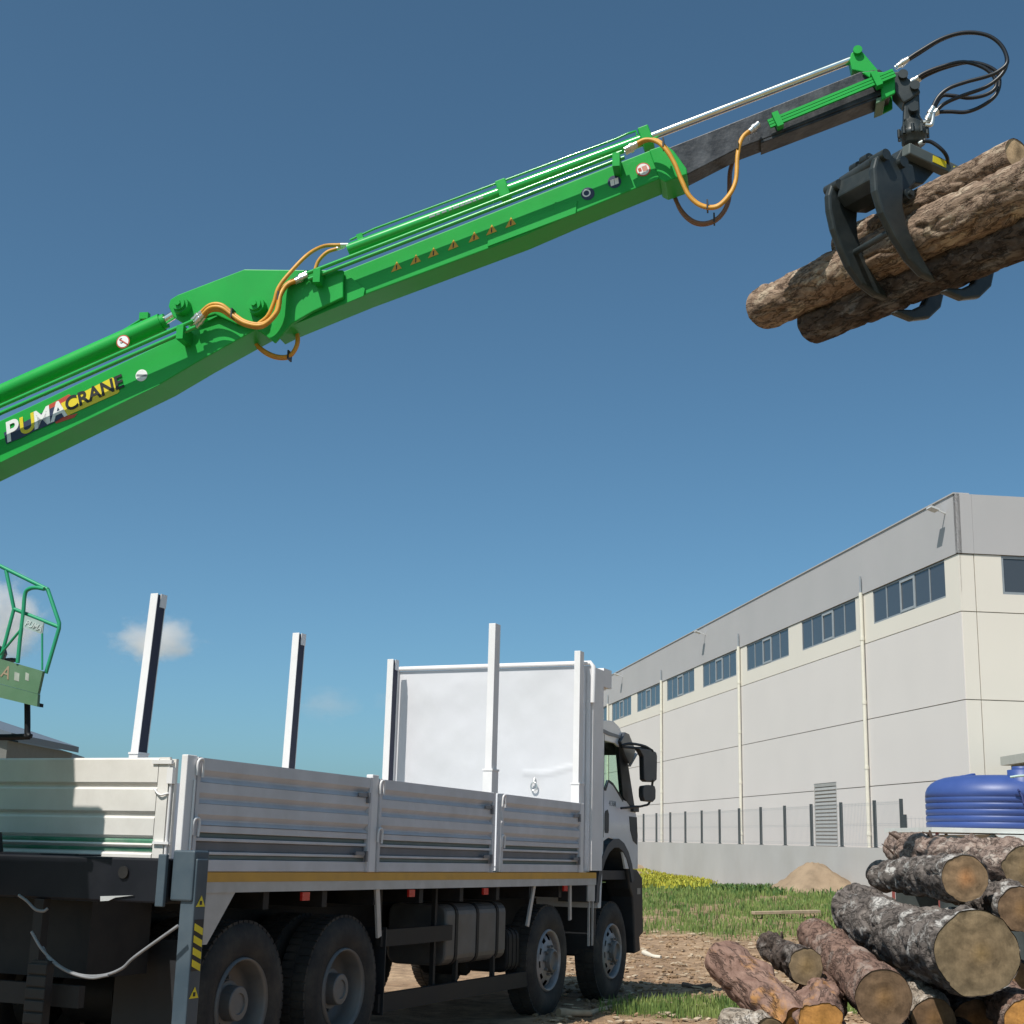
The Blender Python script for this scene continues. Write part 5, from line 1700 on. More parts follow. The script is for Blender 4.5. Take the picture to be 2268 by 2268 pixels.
def make_log(label, A, B, r0, r1, bark, cut, group=None, na=64, nl=110, rough=0.018, bend=0.0, wob=0.05, knots=2, plate=7.0, lump=0.0):
    """log from its near cut A to its far cut B; plates of bark are raised on the surface itself"""
    LOGN[0] += 1
    sd_ = LOGN[0] * 3.77
    A, B = V(A), V(B)
    L = (B - A).length
    u = (B - A).normalized()
    x = (V((0, 0, 1)) - u * u.z).normalized()
    y = u.cross(x)
    fr = Matrix(((x.x, y.x, u.x, A.x), (x.y, y.y, u.y, A.y), (x.z, y.z, u.z, A.z), (0, 0, 0, 1)))
    lg = thing('log', label, 'log', fr, group)
    lr = random.Random(LOGN[0])
    kn = [(lr.uniform(0.15, 0.9) * L, lr.uniform(0, 2 * PI), lr.uniform(0.6, 1.2)) for _ in range(knots)]
    vs, fs, rings = [], [], []
    for j in range(nl + 1):
        s = L * j / nl
        q = j / nl
        cx = bend * math.sin(PI * q) + 0.25 * r0 * wob * math.sin(3.1 * q + sd_)
        cy = 0.4 * bend * math.sin(2 * PI * q + sd_)
        r = r0 + (r1 - r0) * q
        ring = []
        for i in range(na):
            a = 2 * PI * i / na
            ca, sa = math.cos(a), math.sin(a)
            rr = r * (1 + wob * noise.noise(V((ca * 0.9, sa * 0.9, s * 0.9 + sd_))) + 0.6 * wob * noise.noise(V((ca * 2, sa * 2, s * 2.2 + sd_))))
            if lump:
                rr += lump * max(0, noise.noise(V((ca * 1.6, sa * 1.6, s * 3 + sd_))))
            p = V((ca * r, sa * r, s * 0.42 + sd_))
            q1 = noise.noise(p * (plate * 1.5) + noise.noise_vector(p * 5) * 0.5)
            q2 = noise.noise(p * (plate * 3.2) + V((5, 1, 2)))
            tr_ = (q1 * 2.6 + q2 * 0.9)
            tr_ = math.floor(tr_) + min(1.0, max(0.0, (tr_ - math.floor(tr_)) * 3.0))
            ed = 0.3 + 0.7 * min(1.0, min(s, L - s) / 0.10)
            rr += ed * (rough * 0.55 * tr_ - rough * 0.9 * math.exp(-(q1 / 0.07) ** 2) + rough * 0.35 * noise.noise(p * 34))
            for ks, ka, kh in kn:
                da = abs((a - ka + PI) % (2 * PI) - PI) * r
                g_ = math.exp(-((s - ks) ** 2 + da ** 2) / (0.06 * kh) ** 2)
                rr += 0.035 * kh * g_
            ring.append(len(vs))
            vs.append((cx + rr * ca, cy + rr * sa, s))
        rings.append(ring)
    for j in range(nl):
        for i in range(na):
            k = (i + 1) % na
            fs.append((rings[j][i], rings[j][k], rings[j + 1][k], rings[j + 1][i]))
    me = bpy.data.meshes.new('bark')
    me.from_pydata(vs, [], fs)
    me.polygons.foreach_set('use_smooth', [True] * len(fs))
    me.materials.append(bark)
    link_part('bark', me, lg)
    for ring, zoff, sg in ((rings[0], 0.004, -1), (rings[-1], -0.004, 1)):
        c = V((sum(vs[k][0] for k in ring), sum(vs[k][1] for k in ring), 0)) / na
        c.z = vs[ring[0]][2]
        cv, cf = [], []
        nr = 9
        tx, ty = lr.uniform(-.06, .06), lr.uniform(-.06, .06)
        for m_ in range(nr + 1):
            q = 1 - m_ / nr * 0.98
            for k in ring:
                p = c + (V(vs[k]) - c) * (q * 0.985)
                p.z = c.z + zoff + (0.006 * noise.noise(V((p.x * 14, p.y * 14, sd_))) if q < 0.96 else 0)
                cv.append(tuple(p))
        for m_ in range(nr):
            for i in range(na):
                k = (i + 1) % na
                cf.append((m_ * na + i, m_ * na + k, (m_ + 1) * na + k, (m_ + 1) * na + i))
        cf.append(tuple(nr * na + i for i in range(na)))
        cm_ = bpy.data.meshes.new('cut_face')
        cm_.from_pydata(cv, [], cf)
        cm_.materials.append(cut)
        bm = bmesh.new()
        bm.from_mesh(cm_)
        bmesh.ops.recalc_face_normals(bm, faces=bm.faces)
        bm.to_mesh(cm_)
        bm.free()
        link_part('cut_face', cm_, lg)
    return lg


# ---------------------------------------------------------------- the grapple and what it holds
LH = R(28.6)
DL = V((-math.sin(LH), math.cos(LH), 0))                            # along the held logs, away to the left
SV = V((-math.cos(LH), -math.sin(LH), 0))                           # across them, towards the camera's left
GC = bo(2020, 323)


def gp(x, y, s=0.0):
    return sight(1640 + x / 3.0764, 300 + y / 3.0764, GC + DL * s, DL)


def ga(x, y, a=0.0):
    return sight(1640 + x / 3.0764, 300 + y / 3.0764, GC + SV * a, SV)


gr = thing('log_grapple', 'dark steel log grapple with curved tines hanging from the boom tip', 'grapple', GC)
# hanger, link and rotator
slabm = MB().prism([z4(x, y, 0.06) for x, y in ((1085, 345), (1140, 335), (1255, 440), (1272, 470), (1210, 520), (1165, 545), (1100, 475))], BNR * -0.12)
slabm.build('hanger', GRAPPLE, gr, bevel=0.012)
MB().prism([z4(x, y, 0.045) for x, y in ((1165, 500), (1262, 480), (1268, 650), (1160, 655))], BNR * -0.09).build('hanger_link', GRAPPLE, gr, bevel=0.01)
for (x, y) in ((1150, 400), (1225, 470), (1215, 610)):
    p = z4(x, y, 0)
    MB().cone(p - BNR * 0.085, p + BNR * 0.085, 0.03, n=16).build('pin', GRAPPLE, gr)
rt_top, rt_bot = z4(1215, 640, 0), z4(1222, 815, 0)
ax = (rt_bot - rt_top)
hh = abs(ax.z)
RX = z4(1222, 730, 0)
prof = [(0, 0.02), (0, 0.055), (0.12, 0.06), (0.14, 0.07), (0.32, 0.075), (0.34, 0.082), (0.50, 0.084), (0.54, 0.092), (0.74, 0.092), (0.76, 0.084), (0.95, 0.082), (1.0, 0.07), (1.0, 0.01)]
rot = MB().lathe(V((RX.x, RX.y, rt_top.z)), (0, 0, -1), [(d * hh, r * 0.88) for d, r in prof], 32)
rtt = rot.build('rotator', GRAPPLE, gr)
b = MB()
for i in range(10):
    a = 2 * PI * i / 10
    p = V((RX.x + 0.088 * math.cos(a), RX.y + 0.088 * math.sin(a), rt_top.z - hh * 0.72))
    b.cone(p, p + V((0, 0, 0.05)), 0.011, n=6)
b.build('bolts', GRAPPLE, rtt)
f = MB()
f.tube([z4(1285, 668, 0.02), z4(1320, 665, 0.02), z4(1335, 640, 0.02), z4(1335, 600, 0.02)], 0.013)
f.tube([z4(1300, 685, 0.05), z4(1335, 685, 0.05), z4(1348, 650, 0.05), z4(1350, 612, 0.05)], 0.013)
f.tube([z4(1285, 675, -.03), z4(1320, 680, -.03), z4(1345, 630, -.03)], 0.012)
f.build('elbow_fitting', FITTING, rtt)
hs = MB().tube([ga(1240, 38, 0.0), ga(1300, 45, -0.05), ga(1370, 95, -0.1), ga(1408, 150, -0.15), ga(1412, 215, -0.2)], 0.012, n=10)
hs.build('hose', HOSE_B, gr)
MB().tube([ga(1215, 55, 0.0), ga(1262, 35, -0.02)], 0.014).build('elbow_fitting', FITTING, gr)
# body between the pivots and the neck to the rotator
body = [(955, 130), (1010, 112), (1065, 155), (1100, 168), (1180, 200), (1200, 310), (1140, 385), (1060, 380), (985, 340), (935, 270)]
MB().prism([gp(x, y, -0.13) for x, y in body], DL * 0.36).build('body', GRAPPLE, gr, bevel=0.012)
neck = [(1105, 85), (1235, 78), (1270, 130), (1330, 240), (1250, 330), (1130, 320), (1040, 215)]
MB().prism([gp(x, y, -0.05) for x, y in neck], DL * 0.10).build('neck', GRAPPLE, gr, bevel=0.01)
# closing link with its yellow label, reaching to the far tines
la_, lb_ = gp(1125, 100, -0.08), gp(1470, 262, -0.08)
MB().bar(la_, lb_, 0.07, 0.075, side=DL).build('closing_link', M('grey_green_paint', (0.10, 0.115, 0.11), 0.45, var=0.1), gr, bevel=0.008)
lu2 = (lb_ - la_).normalized()
ln2 = lu2.cross(DL).normalized()
if ln2.z < 0: ln2 = -ln2
pl = la_ + (lb_ - la_) * 0.58 - DL * 0.037
MB().obox(pl, lu2 * 0.055, ln2 * 0.022, DL * 0.0012).build('yellow_label', YEL, gr)
MB().obox(la_ + (lb_ - la_) * 0.93 - DL * 0.037, lu2 * 0.03, ln2 * 0.016, DL * 0.0012).build('yellow_label', YEL, gr)
# near tines
tA = [(632, 312), (606, 400), (612, 500), (640, 630), (690, 765), (745, 890), (830, 1010), (930, 1085), (1015, 1115), (985, 1050), (905, 940), (845, 830), (805, 690), (797, 590), (805, 470), (760, 380), (700, 325)]
tB = [(965, 108), (930, 150), (914, 215), (925, 370), (970, 520), (1055, 690), (1150, 840), (1250, 945), (1345, 995), (1285, 900), (1205, 765), (1145, 630), (1112, 480), (1117, 370), (1112, 225), (1060, 150), (1005, 112)]
for poly, s in ((tA, 0.24), (tB, -0.17)):
    tn = MB().prism([gp(x, y, s) for x, y in poly], DL * 0.055).build('tine', GRAPPLE, gr, bevel=0.014)
    p = gp(*( (655, 345) if s > 0 else (972, 140)), s)
    MB().cone(p - DL * 0.03, p + DL * 0.085, 0.034, n=18).build('pivot_pin', GRAPPLE, tn)
    if s < 0:
        p = gp(1092, 190, s)
        MB().cone(p - DL * 0.03, p + DL * 0.085, 0.034, n=18).build('pivot_pin', GRAPPLE, tn)
a_, b_ = gp(775, 800, 0.25), gp(1010, 660, -0.13)
MB().tube([a_, b_], 0.02, curve=False).build('tine_crossbar', GRAPPLE, gr)
for (x, y, s) in ((740, 390, 0.22), (790, 225, 0.2), (860, 170, 0.12), (1130, 410, -0.14)):
    p = gp(x, y, s)
    MB().cone(p - DL * 0.03, p + DL * 0.03, 0.036, n=16).cone(p - DL * 0.05, p - DL * 0.03, 0.02, n=6).build('pin', GRAPPLE, gr)
a_, b_ = gp(700, 330, 0.24), gp(965, 160, -0.12)
MB().tube([a_, b_], 0.045, curve=False).build('cross_tube', GRAPPLE, gr)
# held logs
P1 = gp(1150, 725, 0.0)
a1 = (P1 - GC).dot(SV)
P2a = a1 - 0.17
GL = 'logs held in the grapple'
E1 = ga(150, 1185, a1)
F1 = P1 + (P1 - E1).normalized() * 1.9
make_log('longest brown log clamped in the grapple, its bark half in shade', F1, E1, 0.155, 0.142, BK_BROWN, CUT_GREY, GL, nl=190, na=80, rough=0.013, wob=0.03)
E2 = ga(490, 1290, P2a)
Q2 = ga(1150, 1005, P2a)
F2 = Q2 + (Q2 - E2).normalized() * 1.75
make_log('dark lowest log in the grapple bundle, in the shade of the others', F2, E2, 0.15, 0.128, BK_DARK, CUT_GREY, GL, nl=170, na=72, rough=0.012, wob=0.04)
E3, F3 = ga(690, 765, a1 - 0.05), ga(1890, 128, a1 - 0.05)
make_log('thin upper log in the grapple with its pale sawn end showing', F3, E3, 0.095, 0.092, BK_BROWN, cut_material('fresh_pale_cut', (0.46, 0.33, 0.2), (0.46, 0.32, 0.19), (0.45, 0.3, 0.17)), GL, nl=150, rough=0.010, wob=0.03)
# far tines swing round behind and under the bundle
zc = P1.z
ctr = GC + SV * (a1 - 0.02) + V((0, 0, 0))
zc += 0.05
for s in (0.17, -0.24):
    outl = [(-0.16, 0.40), (-0.34, 0.24), (-0.44, 0.02), (-0.45, -0.18), (-0.40, -0.33), (-0.30, -0.42), (-0.16, -0.46), (0.0, -0.44)]
    inl = [(-0.05, -0.41), (-0.16, -0.39), (-0.25, -0.34), (-0.31, -0.24), (-0.32, -0.12), (-0.30, 0.02), (-0.24, 0.16), (-0.08, 0.30)]
    pts = [V((ctr.x, ctr.y, zc)) + DL * s + SV * a + V((0, 0, z)) for a, z in outl + inl]
    MB().prism(pts, DL * 0.055).build('tine', GRAPPLE, gr, bevel=0.014)

# ---------------------------------------------------------------- the log pile
PS = 0.85                                                          # scale of the pile's distances


def pz(x, y, D): return at_d(1500 + x / 2.5156, 1700 + y / 2.5156, D * PS)


def pr(rz, D): return rz / 2.5156 * D * PS / FPX


GP = 'logs in the pile beside the truck'
pile = [
    # label, near (x, y, r, D), far (x, y, r, D), bark, cut, options
    ('thickest log of the pile with broad sawn end and white lichen patches', (1690, 1035, 236, 8.3), (1010, 795, 140, 11.6), BK_GREY, CUT_GREY, dict(nl=170, na=96, rough=0.02, wob=0.05, bend=-0.06, lump=0.012, plate=6.0)),
    ('grey flaky log with an orange star in its sawn end, above the thickest log', (1605, 617, 128, 9.3), (1130, 600, 78, 12.3), BK_GREY, CUT_STAR, dict(nl=130, rough=0.016)),
    ('topmost pinkish barked log of the pile under the blue tank', (1950, 560, 128, 9.7), (1235, 455, 88, 13.0), BK_PINK, CUT_GREY, dict(nl=150, rough=0.022, knots=4, wob=0.07, lump=0.03)),
    ('brown ended log wedged right of the orange-star log', (1925, 790, 128, 9.1), (1560, 650, 100, 12.0), BK_GREY, CUT_BROWN, dict(rough=0.018)),
    ('smooth brown log with weathered end below the thickest log', (1150, 1285, 158, 8.4), (760, 935, 92, 11.6), BK_RED, CUT_BROWN, dict(nl=130, rough=0.010, wob=0.04)),
    ('small dark barked log with round sawn end beside the reddish log', (718, 1105, 97, 9.2), (500, 985, 60, 11.4), BK_DARK, CUT_GREY, dict(rough=0.02, lump=0.02)),
    ('reddish log with orange peeled underside at the edge of the pile', (690, 1460, 125, 8.5), (255, 1070, 112, 9.6), BK_PEEL, CUT_OR, dict(rough=0.012, wob=0.12, lump=0.03, knots=3)),
    ('lumpy orange and pink ended log at the front foot of the pile', (800, 1440, 132, 8.0), (800, 1250, 110, 9.6), BK_PEEL, CUT_OR, dict(rough=0.02, wob=0.12, lump=0.04)),
    ('pale peeling log lying crosswise at the front foot of the pile', (520, 1500, 100, 8.2), (300, 1430, 90, 8.7), BK_PALE, CUT_GREY, dict(rough=0.012, wob=0.08)),
    ('pale scaly log under the thickest log with a brown end', (1430, 1400, 118, 8.7), (1180, 1080, 80, 11.2), BK_PALE, CUT_BROWN, dict(rough=0.014)),
    ('bright orange sawn end at the lower right of the pile', (1950, 1420, 122, 8.0), (1700, 1180, 90, 10.8), BK_RED, CUT_OR, dict(rough=0.016)),
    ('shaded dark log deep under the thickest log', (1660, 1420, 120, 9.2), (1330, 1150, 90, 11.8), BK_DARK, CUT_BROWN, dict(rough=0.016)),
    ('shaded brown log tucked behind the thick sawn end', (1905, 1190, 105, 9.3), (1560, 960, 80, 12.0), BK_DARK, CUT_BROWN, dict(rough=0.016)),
]
PILE = []
for lab, (x0, y0, r0, d0), (x1, y1, r1, d1), bk, ct, op in pile:
    PILE.append(make_log(lab, pz(x0, y0, d0), pz(x1, y1, d1), pr(r0, d0), pr(r1, d1), bk, ct, GP, **op))
# broken branch stubs on the topmost log's far end and on the small dark log
STUB = M('branch_stub', (0.16, 0.11, 0.085), 0.9, var=0.3, scale=20)
for lg, (x0, y0, x1, y1, r, D) in ((PILE[2], (1240, 400, 1180, 362, 0.016, 12.6)), (PILE[2], (1205, 480, 1140, 425, 0.007, 12.6)), (PILE[2], (1420, 420, 1405, 350, 0.013, 11.9)), (PILE[2], (1400, 372, 1365, 358, 0.007, 11.9)), (PILE[5], (575, 960, 580, 915, 0.012, 10.8)), (PILE[4], (735, 915, 728, 885, 0.005, 11.3)), (PILE[0], (1000, 930, 985, 965, 0.014, 11.2))):
    MB().tube([pz(x0, y0, D), pz((x0 + x1) / 2 + 4, (y0 + y1) / 2, D - 0.02), pz(x1, y1, D - 0.03)], lambda t, r=r: r * (1.3 - 0.8 * t), n=7, sub=3).build('branch_stub', STUB, lg)
# bottom course that carries the pile
lowlab = ['bottom course log under the reddish one, mostly hidden', 'bottom course log in the dark gap of the pile', 'bottom course log below the pale scaly log', 'bottom course log below the orange sawn end', 'second course log in the shade beneath the brown log', 'second course log in the shade beneath the thickest end']
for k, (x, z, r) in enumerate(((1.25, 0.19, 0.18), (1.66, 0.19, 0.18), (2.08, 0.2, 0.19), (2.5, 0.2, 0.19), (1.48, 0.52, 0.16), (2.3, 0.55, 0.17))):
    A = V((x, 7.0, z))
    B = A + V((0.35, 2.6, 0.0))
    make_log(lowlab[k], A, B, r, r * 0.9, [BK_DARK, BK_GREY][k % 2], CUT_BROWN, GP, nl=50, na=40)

# ================================================================ blue tank on its shed, hut
def zt(x, y, D): return at_d(1990 + x / 6.95, 1640 + y / 6.95, D)


TD = 22.0
BLUE = M('blue_polyethylene', (0.035, 0.07, 0.245), 0.45, var=0.06, scale=3, dirt=(0.06, 0.1, 0.28), dirt_amt=0.4)
tc_ = zt(1650, 1372, TD)
R0 = (zt(1650, 1100, TD) - zt(474, 1100, TD)).length
zb = tc_.z


def tz(y): return zt(1650, y, TD).z - zb


tank_ = thing('water_tank', 'blue ribbed plastic water tank with a screw lid', 'tank', tc_)
prof = [(0, 0.01), (0, R0 * 0.975)]
for k in range(5):
    a = tz(1372 - k * 97)
    b_ = tz(1372 - (k + 1) * 97)
    prof += [(a + 0.003, R0 * 0.982), (a + 0.012, R0 * 0.998), (b_ - 0.018, R0 * 1.0), (b_ - 0.006, R0 * 0.992)]
top = tz(548)
y5 = tz(1372 - 485)
for q in (0.0, 0.12, 0.25, 0.4, 0.55, 0.7, 0.82, 0.92, 1.0):
    a = q * PI / 2
    prof.append((y5 + (top - y5) * math.sin(a) ** 0.9, R0 * (0.36 + 0.64 * math.cos(a) ** 0.62) if q < 1 else R0 * 0.34))
prof.append((top + 0.005, 0.01))
MB().lathe(tc_, (0, 0, 1), prof, 72, (1, 0, 0)).build('tank_body', BLUE, tank_)
nr = (zt(1870, 600, TD) - zt(1435, 600, TD)).length / 2
nz_ = tz(470)
nb_ = tc_ + V((0, -R0 * 0.74, 0))
ncol = MB().lathe(nb_, (0, 0, 1), [(top - 0.30, nr * 1.0), (nz_ - 0.02, nr), (nz_ - 0.015, nr * 0.9), (nz_ - 0.015, 0.01)], 40, (1, 0, 0))
nk = ncol.build('neck', BLUE, tank_)
MB().lathe(nb_, (0, 0, 1), [(nz_ - 0.014, nr * 0.68), (nz_ + 0.03, nr * 0.68), (nz_ + 0.035, nr * 0.62), (nz_ + 0.035, 0.01)], 40, (1, 0, 0)).build('lid', BLUE, nk)
for k in range(6):
    a = R(30 + 60 * k)
    d = V((math.cos(a), math.sin(a), 0))
    MB().prism([tc_ + d * (R0 * 0.5) + V((0, 0, top - 0.10)), tc_ + d * (R0 * 0.5) + V((0, 0, top + 0.03)), tc_ + d * (R0 * 0.72) + V((0, 0, top - 0.02)), tc_ + d * (R0 * 0.80) + V((0, 0, top - 0.13))], d.cross(V((0, 0, 1))) * 0.09).build('shoulder_rib', BLUE, tank_, bevel=0.015)
HOSE_G = M('pale_green_hose', (0.4, 0.52, 0.48), 0.5, var=0.1)
MB().tube([zt(1720, 565, TD - 1.1), zt(1900, 545, TD - 1.15), zt(2200, 560, TD - 1.1), zt(2400, 900, TD - 0.9)], 0.018).build('filler_pipe', HOSE_G, tank_)
MB().tube([zt(1770, 660, TD - 0.75), zt(1830, 740, TD - 0.95), zt(1900, 850, TD - 1.15), zt(1930, 980, TD - 1.25)], 0.014).build('rope', M('dark_blue_rope', (0.02, 0.03, 0.12), 0.8), tank_)

shed = thing('tank_shed', 'low shed with white roof slab, red posts and dark netting carrying the tank', 'shed', (tc_.x, tc_.y, 0))
x0 = zt(470, 1400, TD - 1.0).x
ROOFW = M('white_roof_sheet', (0.66, 0.68, 0.66), 0.6, var=0.06, dirt=(0.5, 0.5, 0.46), dirt_amt=0.4)
gz = ground_z(tc_.x, tc_.y)
MB().box((x0 - 0.05, tc_.y - R0 - 0.15, zb - 0.07), (x0 + 4.0, tc_.y + R0 + 0.15, zb - 0.003)).build('roof_slab', ROOFW, shed)
MB().prism([V((x0 + 0.85, tc_.y - R0 - 0.2, zb - 0.09)), V((x0 + 1.0, tc_.y - R0 - 0.2, zb - 0.20)), V((x0 + 4.0, tc_.y - R0 - 0.2, zb - 0.10)), V((x0 + 4.0, tc_.y - R0 - 0.2, zb - 0.071))], (0, 2 * R0 + 0.4, 0)).build('sloping_sheet', ROOFW, shed)
REDP = M('red_oxide_steel', (0.28, 0.07, 0.06), 0.6, var=0.15)
for xx in (x0 + 0.04, x0 + 0.93, x0 + 1.36, x0 + 2.2, x0 + 3.9):
    for yy in (tc_.y - R0 - 0.1, tc_.y + R0 + 0.08):
        MB().box((xx - 0.02, yy - 0.02, gz - 0.1), (xx + 0.02, yy + 0.02, zb - 0.071)).build('post', REDP, shed)
NET = M('dark_green_netting', (0.045, 0.055, 0.055), 0.85, var=0.2)
nv, nf = [], []
for j in range(2):
    for i in range(61):
        xx = x0 + 0.03 + i * 0.06
        sag = 0.02 * math.sin(i * 1.3) + 0.03 * abs(math.sin(i * 0.45))
        nv.append((xx, tc_.y - R0 - 0.14 + 0.02 * math.sin(i * 0.9), (gz - 0.05) if j == 0 else zb - 0.10 - sag))
for i in range(60):
    nf.append((i, i + 1, i + 62, i + 61))
net = MB().add(nv, nf)
no = net.build('netting', NET, shed)
sm_ = no.modifiers.new('thick', 'SOLIDIFY')
sm_.thickness = 0.01
MB().box((x0 + 0.06, tc_.y + R0, gz - 0.05), (x0 + 3.9, tc_.y + R0 + 0.03, zb - 0.1)).build('back_netting', NET, shed)

hp_ = at_y(2233, 1682, 34.5) + V((0.75, 0, 0))
hut2 = thing('transformer_hut', 'pale green grey hut with a flat concrete roof before the gable', 'hut', (hp_.x + 1.5, 35.5, 0))
MB().box((hp_.x - 0.02, 34.5, hp_.z - 0.0), (hp_.x + 3.2, 37.2, hp_.z + 0.22)).build('roof', M('hut_concrete', (0.44, 0.44, 0.40), 0.8, var=0.06), hut2)
MB().box((hp_.x + 0.18, 34.7, hp_.z - 0.26), (hp_.x + 3.1, 37.0, hp_.z - 0.001)).build('cornice', M('hut_shadow_band', (0.24, 0.25, 0.22), 0.8), hut2)  # shade below the roof slab is put into this band's colour
MB().box((hp_.x + 0.20, 34.72, 0), (hp_.x + 3.1, 36.98, hp_.z - 0.262)).build('wall', M('hut_wall', (0.40, 0.46, 0.45), 0.8, var=0.05), hut2)
MB().box((hp_.x + 0.8, 34.69, 0.1), (hp_.x + 1.7, 34.719, 2.1)).build('door', M('hut_door', (0.22, 0.26, 0.26), 0.6), hut2)
MB().tube([V((hp_.x + 0.14, 34.66, hp_.z - 0.3)), V((hp_.x + 0.17, 34.66, hp_.z - 0.75))], 0.03, curve=False).build('downpipe', FRAMEA, hut2)

# ================================================================ sticks and boards lying about
STICK = M('barkless_wood', (0.42, 0.32, 0.22), 0.85, var=0.2, scale=12, dirt=(0.25, 0.17, 0.1), dirt_amt=0.5)
STICKD = M('dark_branch', (0.12, 0.08, 0.06), 0.9, var=0.25, scale=12)


def stick(label, pts, r, mat, cat='stick'):
    q = []
    for x, y in pts:
        p = at_z(x, y, -0.1)
        p.z = ground_fine(p.x, p.y) + r * 0.8
        q.append(p)
    o = MB().tube(q, lambda t: r * (1 - 0.35 * t) * (1 + 0.1 * math.sin(9 * t)), n=9, sub=4).build('stick', mat)
    tag(o, label, cat, 'sticks on the yard')


stick('short thick peeled stick at the edge of the truck shadow', [(1237, 2256), (1268, 2254), (1306, 2253)], 0.045, STICK)
stick('thin forked branch rising from the peeled stick', [(1304, 2252), (1335, 2236), (1366, 2228)], 0.028, STICK)
stick('white splintered stick on bare earth beyond the front wheel', [(1426, 2114), (1445, 2120), (1464, 2122)], 0.04, M('bleached_wood', (0.6, 0.54, 0.45), 0.8, var=0.1))
stick('dark branch at the tip of the cab shadow', [(1514, 2176), (1540, 2180), (1574, 2177)], 0.035, STICKD)
p0, p1 = at_z(1668, 2056, -0.05), at_z(1815, 2056, -0.05)
for p in (p0, p1): p.z = ground_z(p.x, p.y) + 0.12
tag(MB().bar(p0, p1, 0.14, 0.06).build('plank', STICK, bevel=0.006), 'long pale plank lying in the grass behind the pile', 'plank')
p0, p1 = at_z(1372, 2195, 0), at_z(1372, 2196, 0)

# ================================================================ ground cover
rng = np.random.default_rng(5)


def cover_material(name, ca, cb):
    m = bpy.data.materials.new(name)
    m.use_nodes = True
    t = m.node_tree
    b = t.nodes['Principled BSDF']
    b.inputs['Roughness'].default_value = 0.6
    b.inputs['Specular IOR Level'].default_value = 0.3
    tc = t.nodes.new('ShaderNodeTexCoord')
    n = t.nodes.new('ShaderNodeTexNoise')
    n.inputs['Scale'].default_value = 2.2
    n.inputs['Detail'].default_value = 8
    t.links.new(tc.outputs['Object'], n.inputs['Vector'])
    r = t.nodes.new('ShaderNodeValToRGB')
    r.color_ramp.elements[0].position = 0.32
    r.color_ramp.elements[0].color = (*ca, 1)
    r.color_ramp.elements[1].position = 0.68
    r.color_ramp.elements[1].color = (*cb, 1)
    t.links.new(n.outputs[0], r.inputs[0])
    t.links.new(r.outputs[0], b.inputs['Base Color'])
    return m


def blades(name, pts, hts, wid, mat, label, cat, lean=0.35, lay=1.0):
    n = len(pts)
    ang = rng.uniform(0, 2 * PI, n)
    dx, dy = np.cos(ang) * wid, np.sin(ang) * wid
    la, lr_ = rng.uniform(0, 2 * PI, n), rng.uniform(0, lean, n) * hts
    v = np.zeros((n, 5, 3), dtype=np.float32)
    v[:, 0] = pts + np.stack([-dx, -dy, np.full(n, -0.02)], 1)
    v[:, 1] = pts + np.stack([dx, dy, np.full(n, -0.02)], 1)
    mid = pts + np.stack([np.cos(la) * lr_ * 0.35, np.sin(la) * lr_ * 0.35, hts * 0.6], 1)
    v[:, 2] = mid + np.stack([dx * 0.8, dy * 0.8, np.zeros(n)], 1)
    v[:, 3] = mid + np.stack([-dx * 0.8, -dy * 0.8, np.zeros(n)], 1)
    v[:, 4] = pts + np.stack([np.cos(la) * lr_, np.sin(la) * lr_, hts * lay], 1)
    me = bpy.data.meshes.new(name)
    base = np.arange(n) * 5
    quads = np.stack([base, base + 1, base + 2, base + 3], 1)
    tris = np.stack([base + 3, base + 2, base + 4], 1)
    faces = [tuple(q) for q in quads.tolist()] + [tuple(q) for q in tris.tolist()]
    me.from_pydata(v.reshape(-1, 3).tolist(), [], faces)
    me.materials.append(mat)
    o = link_part(name, me, None)
    tag(o, label, cat, kind='stuff')
    return o


def scatter(n, x0, x1, y0, y1, fn):
    out = []
    X = rng.uniform(x0, x1, n)
    Y = rng.uniform(y0, y1, n)
    U = rng.uniform(0, 1, n)
    for x, y, u in zip(X, Y, U):
        if x < 0.035 * y or x > 0.42 * y: continue
        if u < fn(x, y):
            out.append((x, y, ground_fine(x, y) if y < 38 else ground_z(x, y)))
    return np.array(out, dtype=np.float32)


GRASS = cover_material('grass_blades', (0.06, 0.13, 0.03), (0.24, 0.29, 0.085))
ga1 = scatter(52000, 0.8, 10, 24, 46, lambda x, y: grass_amount(x, y))
ga2 = scatter(30000, 2.0, 9, 44, 66, lambda x, y: grass_amount(x, y) * 0.9)
ga3 = scatter(14000, 0.9, 4.5, 14.8, 17.6, lambda x, y: grass_amount(x, y) if y < 18 else 0)
gall = np.concatenate([ga1, ga2, ga3])
far_ = np.clip((gall[:, 1] - 20) / 30, 0, 1)
blades('grass', gall, rng.uniform(0.03, 0.14, len(gall)) * (1 + 0.4 * far_), 0.007 + 0.012 * far_, GRASS, 'short green grass growing on the yard', 'grass')
WEED = cover_material('weed_leaves', (0.03, 0.085, 0.02), (0.10, 0.17, 0.05))


def weed_amount(x, y):
    p = V((x, y, 0)) - FENCE0
    s, off = p.dot(BD), p.dot(BN)
    k = smooth(0.2, 0.9, off) * smooth(4.6, 2.4, off + 0.8 * noise.noise(V((x * .7, y * .7, 3))))
    return k * max(0, 0.35 + noise.noise(V((x * 0.6, y * 0.6, 12)))) * smooth(16, 10, s) * smooth(-3, 2, s)


wd = scatter(26000, 4, 12, 36, 55, weed_amount)
blades('weeds', wd, rng.uniform(0.06, 0.24, len(wd)), 0.028, WEED, 'clumps of broad leaved weeds along the foot of the wall', 'weeds', lean=0.9, lay=0.85)
YF = cover_material('yellow_petals', (0.26, 0.30, 0.04), (0.50, 0.44, 0.05))


